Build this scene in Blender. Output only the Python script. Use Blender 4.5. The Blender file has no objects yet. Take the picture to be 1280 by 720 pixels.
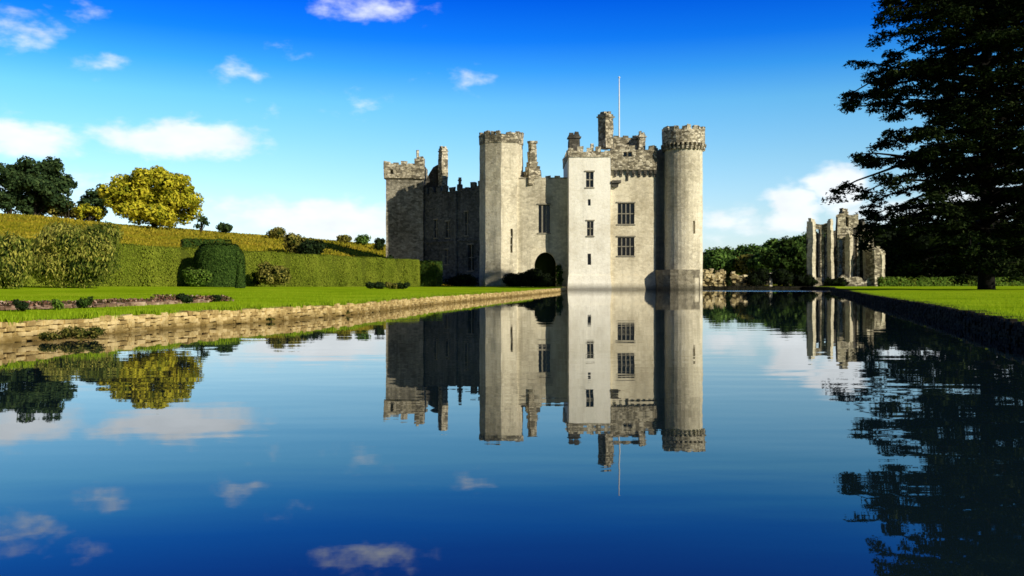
import bpy, bmesh, math, random
import numpy as np
from mathutils import Vector, noise as mnoise

R = math.radians
rng = np.random.default_rng(7)
random.seed(7)
sc = bpy.context.scene
COL = sc.collection
SUN_AZ, SUN_EL = R(50), R(23)          # sun behind the viewer's right shoulder

# ------------------------------------------------------------------ helpers
def link(o, parent=None):
    COL.objects.link(o)
    if parent is not None:
        o.parent = parent
    return o

def tag(o, label=None, cat=None, group=None, kind=None):
    if label: o['label'] = label
    if cat: o['category'] = cat
    if group: o['group'] = group
    if kind: o['kind'] = kind
    return o

def empty(name, loc=(0, 0, 0), label=None, cat=None, group=None):
    o = bpy.data.objects.new(name, None)
    o.location = loc
    o.empty_display_size = .3
    link(o)
    return tag(o, label, cat, group)

class MB:
    """collects faces with material slots; build() links one mesh object"""
    def __init__(s):
        s.v = []; s.f = []; s.m = []; s.key = {}
    def vert(s, p, share=True):
        p = (float(p[0]), float(p[1]), float(p[2]))
        if share:
            k = (round(p[0], 3), round(p[1], 3), round(p[2], 3))
            i = s.key.get(k)
            if i is not None: return i
            s.key[k] = len(s.v)
        s.v.append(p)
        return len(s.v) - 1
    def face(s, pts, mat=0, share=True):
        idx = [s.vert(p, share) for p in pts]
        if len(set(idx)) == len(idx):
            s.f.append(idx); s.m.append(mat)
    def hexa(s, b, t, mat=0):
        """closed solid from bottom and top rings (same length, ccw from above)"""
        bi = [s.vert(p, False) for p in b]; ti = [s.vert(p, False) for p in t]
        n = len(b)
        for i in range(n):
            j = (i + 1) % n
            s.f.append([bi[i], bi[j], ti[j], ti[i]]); s.m.append(mat)
        s.f.append(ti); s.m.append(mat)
        s.f.append(bi[::-1]); s.m.append(mat)
    def box(s, c, size, rz=0, mat=0, jit=0, top=1.0):
        """box standing on c (centre of its base)"""
        x, y, z = size
        ca, sa = math.cos(rz), math.sin(rz)
        def P(px, py, pz):
            if jit:
                px += random.uniform(-jit, jit); py += random.uniform(-jit, jit); pz += random.uniform(-jit, jit)
            return (c[0] + px * ca - py * sa, c[1] + px * sa + py * ca, c[2] + pz)
        q = [(-x/2, -y/2), (x/2, -y/2), (x/2, y/2), (-x/2, y/2)]
        s.hexa([P(a, b, 0) for a, b in q], [P(a * top, b * top, z) for a, b in q], mat)
    def obox(s, p0, d, u0, u1, w0, w1, z0, z1, mat=0, jit=0):
        """box along a wall line: u along d, w outwards"""
        n = (d[1], -d[0])
        def P(u, w, z):
            if jit:
                u += random.uniform(-jit, jit); w += random.uniform(-jit, jit) * .5; z += random.uniform(-jit, jit)
            return (p0[0] + d[0] * u + n[0] * w, p0[1] + d[1] * u + n[1] * w, z)
        q = [(u0, w1), (u1, w1), (u1, w0), (u0, w0)]
        s.hexa([P(a, b, z0) for a, b in q], [P(a, b, z1) for a, b in q], mat)
    def tube(s, pts, radii, n=7, mat=0):
        rings = []
        for i, p in enumerate(pts):
            p = Vector(p)
            a = Vector(pts[max(i - 1, 0)]); b = Vector(pts[min(i + 1, len(pts) - 1)])
            t = (b - a).normalized()
            ref = Vector((0, 0, 1)) if abs(t.z) < .9 else Vector((1, 0, 0))
            x = t.cross(ref).normalized(); y = t.cross(x)
            rings.append([s.vert(p + (x * math.cos(k * 2 * math.pi / n) + y * math.sin(k * 2 * math.pi / n)) * radii[i], False) for k in range(n)])
        for a, b in zip(rings[:-1], rings[1:]):
            for k in range(n):
                s.f.append([a[k], a[(k + 1) % n], b[(k + 1) % n], b[k]]); s.m.append(mat)
        s.f.append(rings[-1]); s.m.append(mat)
    def build(s, name, mats, parent=None, rough=0.0, smooth=False, fix=True, org=(0, 0, 0)):
        me = bpy.data.meshes.new(name)
        vs = s.v
        if rough:
            out = []
            for p in vs:
                q = Vector(p)
                d = mnoise.noise_vector(q * .45) * rough + mnoise.noise_vector(q * 1.7) * rough * .6
                out.append((p[0] + d.x, p[1] + d.y, p[2] + d.z * .5))
            vs = out
        if org != (0, 0, 0):
            vs = [(p[0] - org[0], p[1] - org[1], p[2] - org[2]) for p in vs]
        me.from_pydata(vs, [], s.f)
        if not isinstance(mats, (list, tuple)): mats = [mats]
        for m in mats: me.materials.append(m)
        me.polygons.foreach_set('material_index', s.m)
        if smooth: me.polygons.foreach_set('use_smooth', [True] * len(s.f))
        if fix:
            bm = bmesh.new(); bm.from_mesh(me)
            bmesh.ops.recalc_face_normals(bm, faces=bm.faces)
            bm.to_mesh(me); bm.free()
        me.update()
        return link(bpy.data.objects.new(name, me), parent)

def wall(mb, p0, p1, z0, z1, openings=(), depth=.5, mat=0, cell=.9, top=None):
    """one wall face with real openings (u0,u1,v0,v1 as metres along / absolute z) and their reveals;
    p0 to p1 runs left to right as seen from outside"""
    L = math.hypot(p1[0] - p0[0], p1[1] - p0[1])
    d = ((p1[0] - p0[0]) / L, (p1[1] - p0[1]) / L); n = (d[1], -d[0])
    def grid(a, b, cuts):
        g = sorted(set([a, b] + [c for c in cuts if a < c < b])); out = [a]
        for x, y in zip(g[:-1], g[1:]):
            k = max(1, int(round((y - x) / cell)))
            out += [x + (y - x) * (i + 1) / k for i in range(k)]
        return out
    us = grid(0, L, [o[0] for o in openings] + [o[1] for o in openings])
    vs = grid(z0, z1, [o[2] for o in openings] + [o[3] for o in openings])
    def P(u, z, w=0):
        if top: z = z0 + (z - z0) * (top(u) - z0) / (z1 - z0)
        return (p0[0] + d[0] * u + n[0] * w, p0[1] + d[1] * u + n[1] * w, z)
    for a, b in zip(us[:-1], us[1:]):
        for c, e in zip(vs[:-1], vs[1:]):
            mu, mv = (a + b) / 2, (c + e) / 2
            if any(o[0] < mu < o[1] and o[2] < mv < o[3] for o in openings): continue
            mb.face([P(a, c), P(b, c), P(b, e), P(a, e)], mat)
    for o in openings:
        u = [x for x in us if o[0] - 1e-6 <= x <= o[1] + 1e-6]; v = [x for x in vs if o[2] - 1e-6 <= x <= o[3] + 1e-6]
        for a, b in zip(u[:-1], u[1:]):
            mb.face([P(a, o[2]), P(b, o[2]), P(b, o[2], -depth), P(a, o[2], -depth)], mat)
            mb.face([P(a, o[3]), P(a, o[3], -depth), P(b, o[3], -depth), P(b, o[3])], mat)
        for a, b in zip(v[:-1], v[1:]):
            mb.face([P(o[0], a), P(o[0], a, -depth), P(o[0], b, -depth), P(o[0], b)], mat)
            mb.face([P(o[1], a), P(o[1], b), P(o[1], b, -depth), P(o[1], a, -depth)], mat)
    return d

def prism(mb, pts, z0, z1, openings={}, depth=.5, mat=0, cell=.9, cap=True):
    n = len(pts)
    for i in range(n):
        wall(mb, pts[i], pts[(i + 1) % n], z0, z1, openings.get(i, ()), depth, mat, cell)
    if cap: mb.face([(p[0], p[1], z1) for p in pts], mat, share=False)

def ring(cx, cy, r, n, a0=-math.pi / 2):
    return [(cx + r * math.cos(a0 + i * 2 * math.pi / n), cy + r * math.sin(a0 + i * 2 * math.pi / n)) for i in range(n)]

def parapet(mb, pts, z0, zc, zm, thick=.4, mw=.75, gw=.55, closed=True, mat=0, jit=.05, miss=.0, lift=.1):
    """solid band z0..zc with ragged merlons up to zm"""
    n = len(pts)
    for i in range(n if closed else n - 1):
        a, b = pts[i], pts[(i + 1) % n]
        L = math.hypot(b[0] - a[0], b[1] - a[1]); d = ((b[0] - a[0]) / L, (b[1] - a[1]) / L)
        k = max(1, int(L / .8))
        for q in range(k):
            mb.obox(a, d, L * q / k, L * (q + 1) / k, -thick, 0, z0, zc + random.uniform(-lift, lift), mat, jit * .4)
        u = random.uniform(0, .1) if L > 2 else 0
        m = min(mw, L * .62)
        while u + m <= L + .02:
            if random.random() >= miss:
                mb.obox(a, d, u, u + m, -thick * .95, -.01, zc - .12, zm - random.random() ** 2 * (zm - zc) * .6, mat, jit)
            u += m + (gw if L > 2 else min(gw, L * .38)) * random.uniform(.85, 1.15)

def window(parent, p0, d, u0, u1, z0, z1, lights, transoms, hood=True, depth=.42, name='window', bar=.13):
    """stone frame, mullions and dark panes set back in the opening"""
    mb = MB(); n = (d[1], -d[0])
    def P(u, w, z): return (p0[0] + d[0] * u + n[0] * w, p0[1] + d[1] * u + n[1] * w, z)
    mb.face([P(u0, -depth + .06, z0), P(u1, -depth + .06, z0), P(u1, -depth + .06, z1), P(u0, -depth + .06, z1)], 1)
    for i in range(1, lights):
        u = u0 + (u1 - u0) * i / lights
        mb.obox(p0, d, u - bar / 2, u + bar / 2, -depth + .1, -.1, z0 + .002, z1 - .002, 0)
    for i in range(1, transoms + 1):
        z = z0 + (z1 - z0) * i / (transoms + 1)
        mb.obox(p0, d, u0 + .002, u1 - .002, -depth + .12, -.12, z - bar / 2, z + bar / 2, 0)
    if hood:
        mb.obox(p0, d, u0 - .16, u1 + .16, -.05, .13, z1 + .03, z1 + .2, 0, .012)
        mb.obox(p0, d, u0 - .13, u1 + .13, -.05, .11, z0 - .18, z0 - .02, 0, .012)
    return mb.build(name, [M['trim'], M['glass']], parent)

# ------------------------------------------------------------------ materials
M = {}
def mat(name):
    m = bpy.data.materials.new(name); m.use_nodes = True
    nt = m.node_tree; nt.nodes.clear()
    out = nt.nodes.new('ShaderNodeOutputMaterial')
    return m, nt, out
def nd(nt, typ, **kw):
    n = nt.nodes.new(typ)
    for k, v in kw.items():
        if k.startswith('i_'):
            key = k[2:]
            n.inputs[int(key) if key.isdigit() else key].default_value = v
        else: setattr(n, k, v)
    return n
def lk(nt, a, b): nt.links.new(a, b)
def ramp(nt, fac, stops, interp='LINEAR'):
    r = nt.nodes.new('ShaderNodeValToRGB'); r.color_ramp.interpolation = interp
    e = r.color_ramp.elements
    while len(e) < len(stops): e.new(.5)
    for q, (p, c) in zip(e, stops):
        q.position = p; q.color = tuple(c) + ((1,) if len(c) == 3 else ())
    if fac is not None: lk(nt, fac, r.inputs[0])
    return r.outputs[0]
def mixc(nt, fac, a, b, mode='MIX'):
    m = nt.nodes.new('ShaderNodeMix'); m.data_type = 'RGBA'; m.blend_type = mode
    for sock, v in ((m.inputs[0], fac), (m.inputs[6], a), (m.inputs[7], b)):
        if isinstance(v, (int, float)): sock.default_value = v
        elif isinstance(v, tuple): sock.default_value = v + ((1,) if len(v) == 3 else ())
        else: lk(nt, v, sock)
    return m.outputs[2]
def mth(nt, op, a, b=None, c=None, clamp=False):
    m = nt.nodes.new('ShaderNodeMath'); m.operation = op; m.use_clamp = clamp
    for s, v in zip(m.inputs, (a, b, c)):
        if v is None: continue
        if isinstance(v, (int, float)): s.default_value = v
        else: lk(nt, v, s)
    return m.outputs[0]
def coords(nt, scale=(1, 1, 1)):
    g = nd(nt, 'ShaderNodeNewGeometry')
    mp = nd(nt, 'ShaderNodeMapping'); mp.inputs['Scale'].default_value = scale
    lk(nt, g.outputs['Position'], mp.inputs[0])
    return mp.outputs[0]
def noise_tex(nt, vec, scale, detail=4, rough=.55, dist=0):
    n = nd(nt, 'ShaderNodeTexNoise'); n.inputs['Scale'].default_value = scale
    n.inputs['Detail'].default_value = detail; n.inputs['Roughness'].default_value = rough
    n.inputs['Distortion'].default_value = dist
    lk(nt, vec, n.inputs['Vector'])
    return n.outputs[0]

def stone(name, lo, mid, hi, block=(2.1, 2.1, 3.8), var=.45, stain=.5, bump=.35, mortar=.35, tide=True, spots=.0):
    m, nt, out = mat(name)
    p = coords(nt)
    warp = noise_tex(nt, p, 1.1, 2)
    vv = nd(nt, 'ShaderNodeVectorMath', operation='MULTIPLY_ADD')
    lk(nt, p, vv.inputs[0]); vv.inputs[1].default_value = block
    wv = nd(nt, 'ShaderNodeCombineXYZ'); 
    for i in range(3): lk(nt, warp, wv.inputs[i])
    lk(nt, wv.outputs[0], vv.inputs[2])
    vor = nd(nt, 'ShaderNodeTexVoronoi', feature='F1'); vor.inputs['Scale'].default_value = 1.0
    lk(nt, vv.outputs[0], vor.inputs['Vector'])
    edge = nd(nt, 'ShaderNodeTexVoronoi', feature='DISTANCE_TO_EDGE'); edge.inputs['Scale'].default_value = 1.0
    lk(nt, vv.outputs[0], edge.inputs['Vector'])
    sep = nd(nt, 'ShaderNodeSeparateColor'); lk(nt, vor.outputs['Color'], sep.inputs[0])
    big = noise_tex(nt, p, .16, 5, .6)
    fine = noise_tex(nt, p, 2.6, 6, .7)
    f = mth(nt, 'MULTIPLY_ADD', sep.outputs[0], var, mth(nt, 'MULTIPLY_ADD', big, 1.35, mth(nt, 'MULTIPLY', fine, .45)))
    f = mth(nt, 'SUBTRACT', f, .15 + var * .5 + .445)
    col = ramp(nt, f, [(.05, lo), (.4, mid), (.8, hi)])
    # mortar joints
    mj = ramp(nt, edge.outputs['Distance'], [(.0, (1, 1, 1)), (.09, (0, 0, 0))])
    col = mixc(nt, mth(nt, 'MULTIPLY', mj, mortar), col, tuple(x * .42 for x in lo))
    # rain streaks running down the wall
    ps = coords(nt, (1.3, 1.3, .09))
    st = ramp(nt, noise_tex(nt, ps, 1.0, 5, .65), [(.5, (0, 0, 0)), (.72, (1, 1, 1))])
    col = mixc(nt, mth(nt, 'MULTIPLY', st, stain), col, (lo[0] * .45, lo[1] * .45, lo[2] * .42))
    # lichen and damp spots
    sp = ramp(nt, noise_tex(nt, p, 1.5, 6, .75), [(.52, (0, 0, 0)), (.66, (1, 1, 1))])
    col = mixc(nt, mth(nt, 'MULTIPLY', sp, spots), col, (.035, .033, .028))
    if tide:
        g = nd(nt, 'ShaderNodeNewGeometry'); sx = nd(nt, 'ShaderNodeSeparateXYZ'); lk(nt, g.outputs['Position'], sx.inputs[0])
        h = mth(nt, 'MULTIPLY_ADD', big, -.9, sx.outputs[2])
        t = ramp(nt, mth(nt, 'ADD', mth(nt, 'MULTIPLY', h, .5), .32), [(.12, (1, 1, 1)), (.55, (0, 0, 0))])
        col = mixc(nt, mth(nt, 'MULTIPLY', t, .72), col, (.05, .046, .03))
    bs = nd(nt, 'ShaderNodeBsdfPrincipled'); bs.inputs['Roughness'].default_value = .92
    bs.inputs['Specular IOR Level'].default_value = .15
    lk(nt, col, bs.inputs['Base Color'])
    hgt = mth(nt, 'ADD', mth(nt, 'MULTIPLY', mj, -.6), mth(nt, 'ADD', mth(nt, 'MULTIPLY', fine, .9), mth(nt, 'MULTIPLY', sep.outputs[1], .5)))
    bp = nd(nt, 'ShaderNodeBump'); bp.inputs['Strength'].default_value = bump; bp.inputs['Distance'].default_value = .12
    lk(nt, hgt, bp.inputs['Height']); lk(nt, bp.outputs[0], bs.inputs['Normal'])
    lk(nt, bs.outputs[0], out.inputs[0])
    M[name] = m
    return m

stone('whitewash', (0.740, 0.686, 0.546), (0.950, 0.911, 0.783), (1.000, 0.960, 0.846), var=.14, stain=.2, bump=.2, mortar=.12, spots=.08)
stone('tan_stone', (0.500, 0.436, 0.300), (0.800, 0.720, 0.528), (0.920, 0.853, 0.664), var=.2, stain=.3, bump=.25, mortar=.14, spots=.14)
stone('rubble', (0.170, 0.147, 0.100), (0.500, 0.441, 0.309), (0.840, 0.764, 0.582), var=.75, stain=.4, bump=.6, mortar=.6, spots=.62)
stone('tower_stone', (0.420, 0.372, 0.264), (0.720, 0.652, 0.482), (0.900, 0.833, 0.655), var=.24, stain=.5, bump=.3, mortar=.16, spots=.18)
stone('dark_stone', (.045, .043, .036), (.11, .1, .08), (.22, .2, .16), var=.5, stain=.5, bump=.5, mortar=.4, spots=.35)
stone('wing_shade_stone', (.05, .054, .053), (.14, .147, .14), (.25, .252, .235), var=.4, stain=.5, bump=.4, mortar=.3, spots=.35)  # the wing's shade is put into this darker, cooler stone colour
stone('turret_shade_stone', (.17, .155, .115), (.40, .365, .28), (.66, .60, .47), var=.5, stain=.5, bump=.45, mortar=.35, spots=.35)  # weathered turret stone, darkened so its colour carries the turret's shadow
stone('drum_stone', (.14, .12, .085), (.28, .25, .175), (.42, .38, .28), var=.4, stain=.5, bump=.4, mortar=.3, spots=.3)
stone('trim', (.2, .185, .14), (.33, .3, .235), (.46, .43, .34), block=(2, 2, 2), var=.2, stain=.3, bump=.2, mortar=.05, tide=False, spots=.2)

def island_mat(name, stops, rough=.9, fine=8.0, fine_amt=.4, trans=0.0, spec=.1, big=0.0, moss=None):
    """per-piece colour (leaf, stone) from Random Per Island plus broad light and dark patches"""
    m, nt, out = mat(name)
    g = nd(nt, 'ShaderNodeNewGeometry')
    p = coords(nt)
    f = g.outputs['Random Per Island']
    if fine_amt:
        f = mth(nt, 'MULTIPLY_ADD', mth(nt, 'SUBTRACT', noise_tex(nt, p, fine, 4, .6), .5), fine_amt * 2, f)
    if big:
        f = mth(nt, 'MULTIPLY_ADD', mth(nt, 'SUBTRACT', noise_tex(nt, p, big, 2, .5), .5), 1.5, f)
    col = ramp(nt, f, stops)
    if moss:
        sx = nd(nt, 'ShaderNodeSeparateXYZ'); lk(nt, g.outputs['Position'], sx.inputs[0])
        t = ramp(nt, mth(nt, 'MULTIPLY_ADD', mth(nt, 'SUBTRACT', noise_tex(nt, p, 3.0, 4), .5), .35, sx.outputs[2]), [(.02, (1, 1, 1)), (.2, (0, 0, 0))])
        col = mixc(nt, mth(nt, 'MULTIPLY', t, .85), col, moss)
    bs = nd(nt, 'ShaderNodeBsdfPrincipled'); bs.inputs['Roughness'].default_value = rough
    bs.inputs['Specular IOR Level'].default_value = spec
    lk(nt, col, bs.inputs['Base Color'])
    last = bs.outputs[0]
    if trans:
        tr = nd(nt, 'ShaderNodeBsdfTranslucent'); lk(nt, col, tr.inputs[0])
        mx = nd(nt, 'ShaderNodeMixShader'); mx.inputs[0].default_value = trans
        lk(nt, last, mx.inputs[1]); lk(nt, tr.outputs[0], mx.inputs[2]); last = mx.outputs[0]
    lk(nt, last, out.inputs[0])
    M[name] = m
    return m

island_mat('bank_stone', [(.0, (.30, .205, .075)), (.45, (.46, .335, .13)), (1., (.64, .49, .23))], moss=(.13, .085, .02), fine=14, fine_amt=.9, big=1.6)
island_mat('bank_shade_stone', [(.0, (.005, .005, .004)), (.5, (.012, .011, .007)), (1., (.026, .023, .016))], moss=(.02, .02, .01))  # bank stone turned near black: the wall's shaded side is in the colour
island_mat('edge_stone', [(.0, (.10, .06, .035)), (.5, (.24, .15, .10)), (1., (.42, .31, .22))], fine=5, fine_amt=.6)
island_mat('far_stone', [(.0, (.34, .27, .13)), (.5, (.5, .41, .22)), (1., (.66, .56, .34))], fine=2)
island_mat('hedge_leaf', [(.0, (.13, .175, .013)), (.5, (.215, .26, .022)), (1., (.30, .34, .036))], trans=.25, big=.5, fine_amt=0)
island_mat('yew_leaf', [(.0, (.016, .036, .006)), (.6, (.036, .072, .01)), (1., (.07, .12, .02))], trans=.1, fine_amt=0)
island_mat('dark_leaf', [(.0, (.006, .014, .005)), (.6, (.016, .032, .01)), (1., (.03, .05, .016))], trans=.1, fine_amt=0)
island_mat('pine_leaf', [(.0, (.013, .03, .011)), (.6, (.034, .064, .02)), (1., (.07, .11, .035))], trans=.1, fine_amt=0)
island_mat('yellow_leaf', [(.0, (.12, .15, .01)), (.35, (.38, .38, .02)), (1., (.74, .64, .05))], trans=.3, big=.35, fine_amt=0)
island_mat('bamboo_leaf', [(.0, (.04, .07, .012)), (.4, (.17, .21, .028)), (1., (.55, .5, .10))], trans=.35, big=.4, fine_amt=0)
island_mat('bright_leaf', [(.0, (.05, .10, .012)), (.5, (.10, .18, .02)), (1., (.2, .28, .045))], trans=.2, fine_amt=0)
island_mat('olive_leaf', [(.0, (.07, .075, .012)), (.5, (.18, .17, .03)), (1., (.36, .31, .07))], trans=.2, fine_amt=0)
island_mat('shade_leaf', [(.0, (.003, .006, .002)), (.6, (.007, .013, .004)), (1., (.014, .022, .007))], trans=.05, fine_amt=0)  # near-black leaves: the shade on these plants is put into the colour
island_mat('wood_leaf', [(.0, (.035, .08, .015)), (.6, (.09, .175, .03)), (1., (.16, .26, .05))], trans=.1, fine_amt=0)
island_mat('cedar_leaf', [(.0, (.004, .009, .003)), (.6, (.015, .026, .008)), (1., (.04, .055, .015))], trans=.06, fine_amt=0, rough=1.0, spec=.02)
island_mat('grass_blade', [(.0, (.16, .27, .006)), (.5, (.27, .41, .012)), (1., (.40, .50, .025))], trans=.3, fine_amt=0)
island_mat('dry_grass', [(.0, (.16, .16, .012)), (.5, (.30, .26, .02)), (1., (.46, .36, .035))], trans=.3, big=.1, fine_amt=0)
island_mat('weed_leaf', [(.0, (.03, .045, .008)), (.5, (.10, .11, .018)), (1., (.24, .2, .045))], trans=.2, fine_amt=0)
island_mat('reed', [(.0, (.03, .045, .01)), (.5, (.08, .085, .02)), (1., (.2, .17, .06))], trans=.2, fine_amt=0)
island_mat('petal', [(.0, (.03, .03, .01)), (.35, (.08, .07, .02)), (.5, (.2, .09, .06)), (.8, (.36, .2, .13)), (1., (.55, .4, .3))], trans=.2, fine_amt=0)
island_mat('bark', [(.0, (.03, .025, .018)), (1., (.06, .05, .038))], fine=3, fine_amt=.5)
island_mat('cedar_bark', [(.0, (.005, .0045, .0035)), (1., (.011, .0095, .0075))], fine=3, fine_amt=.5)

def simple(name, color, rough=.8, metallic=0, spec=.3):
    m, nt, out = mat(name)
    bs = nd(nt, 'ShaderNodeBsdfPrincipled'); p = coords(nt)
    c = mixc(nt, noise_tex(nt, p, 3.0), tuple(x * .75 for x in color), tuple(min(1, x * 1.2) for x in color))
    lk(nt, c, bs.inputs['Base Color']); bs.inputs['Roughness'].default_value = rough
    bs.inputs['Metallic'].default_value = metallic; bs.inputs['Specular IOR Level'].default_value = spec
    lk(nt, bs.outputs[0], out.inputs[0]); M[name] = m
simple('glass', (.012, .014, .018), .12, 0, .5)
simple('pole_paint', (.75, .75, .74), .4)
simple('leaf_core', (.012, .02, .005), 1.0, 0, 0)
simple('hedge_core', (.07, .085, .01), 1.0, 0, 0)
simple('soil', (.045, .03, .018), 1.0, 0, 0)
simple('mud', (.03, .028, .015), 1.0, 0, 0)

def lawn_mat(name, lo, mid, hi, rowscale=None):
    m, nt, out = mat(name); p = coords(nt)
    a = noise_tex(nt, p, .22, 4, .6); b = noise_tex(nt, p, 2.2, 5, .7); c = noise_tex(nt, coords(nt, (.25, 2.2, 2.2)), 1.4, 4, .6)
    f = mth(nt, 'ADD', mth(nt, 'MULTIPLY', a, .55), mth(nt, 'ADD', mth(nt, 'MULTIPLY', b, .3), mth(nt, 'MULTIPLY', c, .3)))
    col = ramp(nt, f, [(.44, lo), (.57, mid), (.70, hi)])
    if rowscale:
        pr = coords(nt, rowscale)
        rw = ramp(nt, noise_tex(nt, pr, 1.0, 4, .6), [(.38, (0, 0, 0)), (.62, (1, 1, 1))])
        col = mixc(nt, mth(nt, 'MULTIPLY', rw, .75), col, (.34, .23, .02))
    bs = nd(nt, 'ShaderNodeBsdfPrincipled'); bs.inputs['Roughness'].default_value = 1.0; bs.inputs['Specular IOR Level'].default_value = 0
    lk(nt, col, bs.inputs['Base Color'])
    bp = nd(nt, 'ShaderNodeBump'); bp.inputs['Strength'].default_value = .5; bp.inputs['Distance'].default_value = .05
    lk(nt, noise_tex(nt, p, 9, 4, .7), bp.inputs['Height']); lk(nt, bp.outputs[0], bs.inputs['Normal'])
    lk(nt, bs.outputs[0], out.inputs[0]); M[name] = m
lawn_mat('lawn', (.19, .31, .004), (.30, .45, .010), (.40, .52, .02))
lawn_mat('hill_grass', (.16, .18, .008), (.28, .27, .014), (.40, .34, .025), rowscale=(.05, .05, 1.5))
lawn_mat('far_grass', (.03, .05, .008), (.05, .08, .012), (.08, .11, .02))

def water_mat():
    m, nt, out = mat('water')
    bs = nd(nt, 'ShaderNodeBsdfPrincipled')
    bs.inputs['Base Color'].default_value = (.006, .016, .022, 1)
    bs.inputs['IOR'].default_value = 1.5
    p1 = coords(nt, (.38, 1.0, 1)); p2 = coords(nt, (1.6, 4.2, 1)); p3 = coords(nt, (.06, .14, 1))
    h = mth(nt, 'ADD', mth(nt, 'MULTIPLY', noise_tex(nt, p1, 1.0, 2, .5), .62), mth(nt, 'MULTIPLY', noise_tex(nt, p2, 1.0, 3, .5), .05))
    calm = ramp(nt, noise_tex(nt, p3, 1.0, 2, .5), [(.38, (.22, .22, .22)), (.66, (1.0, 1.0, 1.0))])
    # a wind-ruffled patch beyond the round tower
    g = nd(nt, 'ShaderNodeNewGeometry'); sx = nd(nt, 'ShaderNodeSeparateXYZ'); lk(nt, g.outputs['Position'], sx.inputs[0])
    dx = mth(nt, 'MULTIPLY', mth(nt, 'SUBTRACT', sx.outputs[0], 30.0), 1 / 9.0)
    dy = mth(nt, 'MULTIPLY', mth(nt, 'SUBTRACT', sx.outputs[1], 103.0), 1 / 7.0)
    rr = mth(nt, 'ADD', mth(nt, 'MULTIPLY', dx, dx), mth(nt, 'MULTIPLY', dy, dy))
    ruf = mth(nt, 'SUBTRACT', 1.0, rr, clamp=True)
    # ripples flatten with distance so that far reflections stay whole
    far = ramp(nt, mth(nt, 'MULTIPLY', sx.outputs[1], 1 / 120.0), [(.05, (1, 1, 1)), (.3, (.42, .42, .42)), (1, (.1, .1, .1))])
    h2 = mth(nt, 'MULTIPLY', mth(nt, 'MULTIPLY', h, calm), far)
    h2 = mth(nt, 'ADD', h2, mth(nt, 'MULTIPLY', mth(nt, 'MULTIPLY', ruf, noise_tex(nt, coords(nt, (3, 6, 1)), 1.0, 2)), 9.0))
    bp = nd(nt, 'ShaderNodeBump'); bp.inputs['Strength'].default_value = 1.0; bp.inputs['Distance'].default_value = .0115
    lk(nt, h2, bp.inputs['Height']); lk(nt, bp.outputs[0], bs.inputs['Normal'])
    lk(nt, mth(nt, 'MULTIPLY_ADD', ruf, .25, .012), bs.inputs['Roughness'])
    lk(nt, bs.outputs[0], out.inputs[0]); M['water'] = m
water_mat()

# ------------------------------------------------------------------ foliage
def unit(a): return a / np.maximum(np.linalg.norm(a, axis=-1, keepdims=True), 1e-9)
def leaf_mesh(name, P, N, size, aspect, mats, parent=None, tang=None, org=(0, 0, 0), extra=None):
    """many small diamond leaves as one mesh; extra = (verts, faces) of an inner core using material slot 1"""
    n = len(P)
    rnd = rng.normal(size=(n, 3)) if tang is None else tang
    N = unit(N)
    B = unit(np.cross(N, rnd)); T = np.cross(B, N)
    s = np.asarray(size).reshape(-1, 1) * np.ones((n, 1))
    V = np.stack([P + T * s, P + B * s * aspect, P - T * s, P - B * s * aspect], 1).reshape(-1, 3) - np.array(org)
    ev = np.zeros((0, 3)); ef = []
    if extra is not None:
        ev = np.array(extra[0], dtype=float) - np.array(org); ef = extra[1]
    nv = len(V)
    allv = np.vstack([V, ev])
    loops = np.concatenate([np.arange(nv)] + [np.array(f) + nv for f in ef]).astype(np.int32)
    starts = np.concatenate([np.arange(n) * 4, nv + np.concatenate([[0], np.cumsum([len(f) for f in ef])[:-1]]) if ef else np.zeros(0)]).astype(np.int32)
    me = bpy.data.meshes.new(name)
    me.vertices.add(len(allv)); me.vertices.foreach_set('co', allv.ravel().astype(np.float32))
    me.loops.add(len(loops)); me.loops.foreach_set('vertex_index', loops)
    me.polygons.add(len(starts)); me.polygons.foreach_set('loop_start', starts)
    if not isinstance(mats, (list, tuple)): mats = [mats]
    for mm in mats: me.materials.append(mm)
    me.polygons.foreach_set('material_index', np.concatenate([np.zeros(n), np.ones(len(ef))]).astype(np.int32))
    me.update(calc_edges=True)
    return link(bpy.data.objects.new(name, me), parent)

def blob_points(c, r, dens, shell=.55):
    """points spread in the outer part of an ellipsoid, with outward normals"""
    r = np.array(r); k = max(8, int(dens * (r[0] * r[1] + r[0] * r[2] + r[1] * r[2]) * 4.2))
    d = unit(rng.normal(size=(k, 3)))
    q = rng.uniform(shell, 1.03, size=(k, 1)) ** .6
    return np.array(c) + d * r * q, d / r

def blob_core(c, r, k=.72, seg=8, rings=5):
    V = []; F = []
    for i in range(rings + 1):
        th = math.pi * i / rings
        for j in range(seg):
            ph = 2 * math.pi * j / seg
            w = k * random.uniform(.88, 1.05)
            V.append((c[0] + r[0] * w * math.sin(th) * math.cos(ph), c[1] + r[1] * w * math.sin(th) * math.sin(ph), c[2] + r[2] * w * math.cos(th)))
    for i in range(rings):
        for j in range(seg):
            a = i * seg + j; b = i * seg + (j + 1) % seg
            F.append((a, b, b + seg, a + seg))
    return V, F

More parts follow.
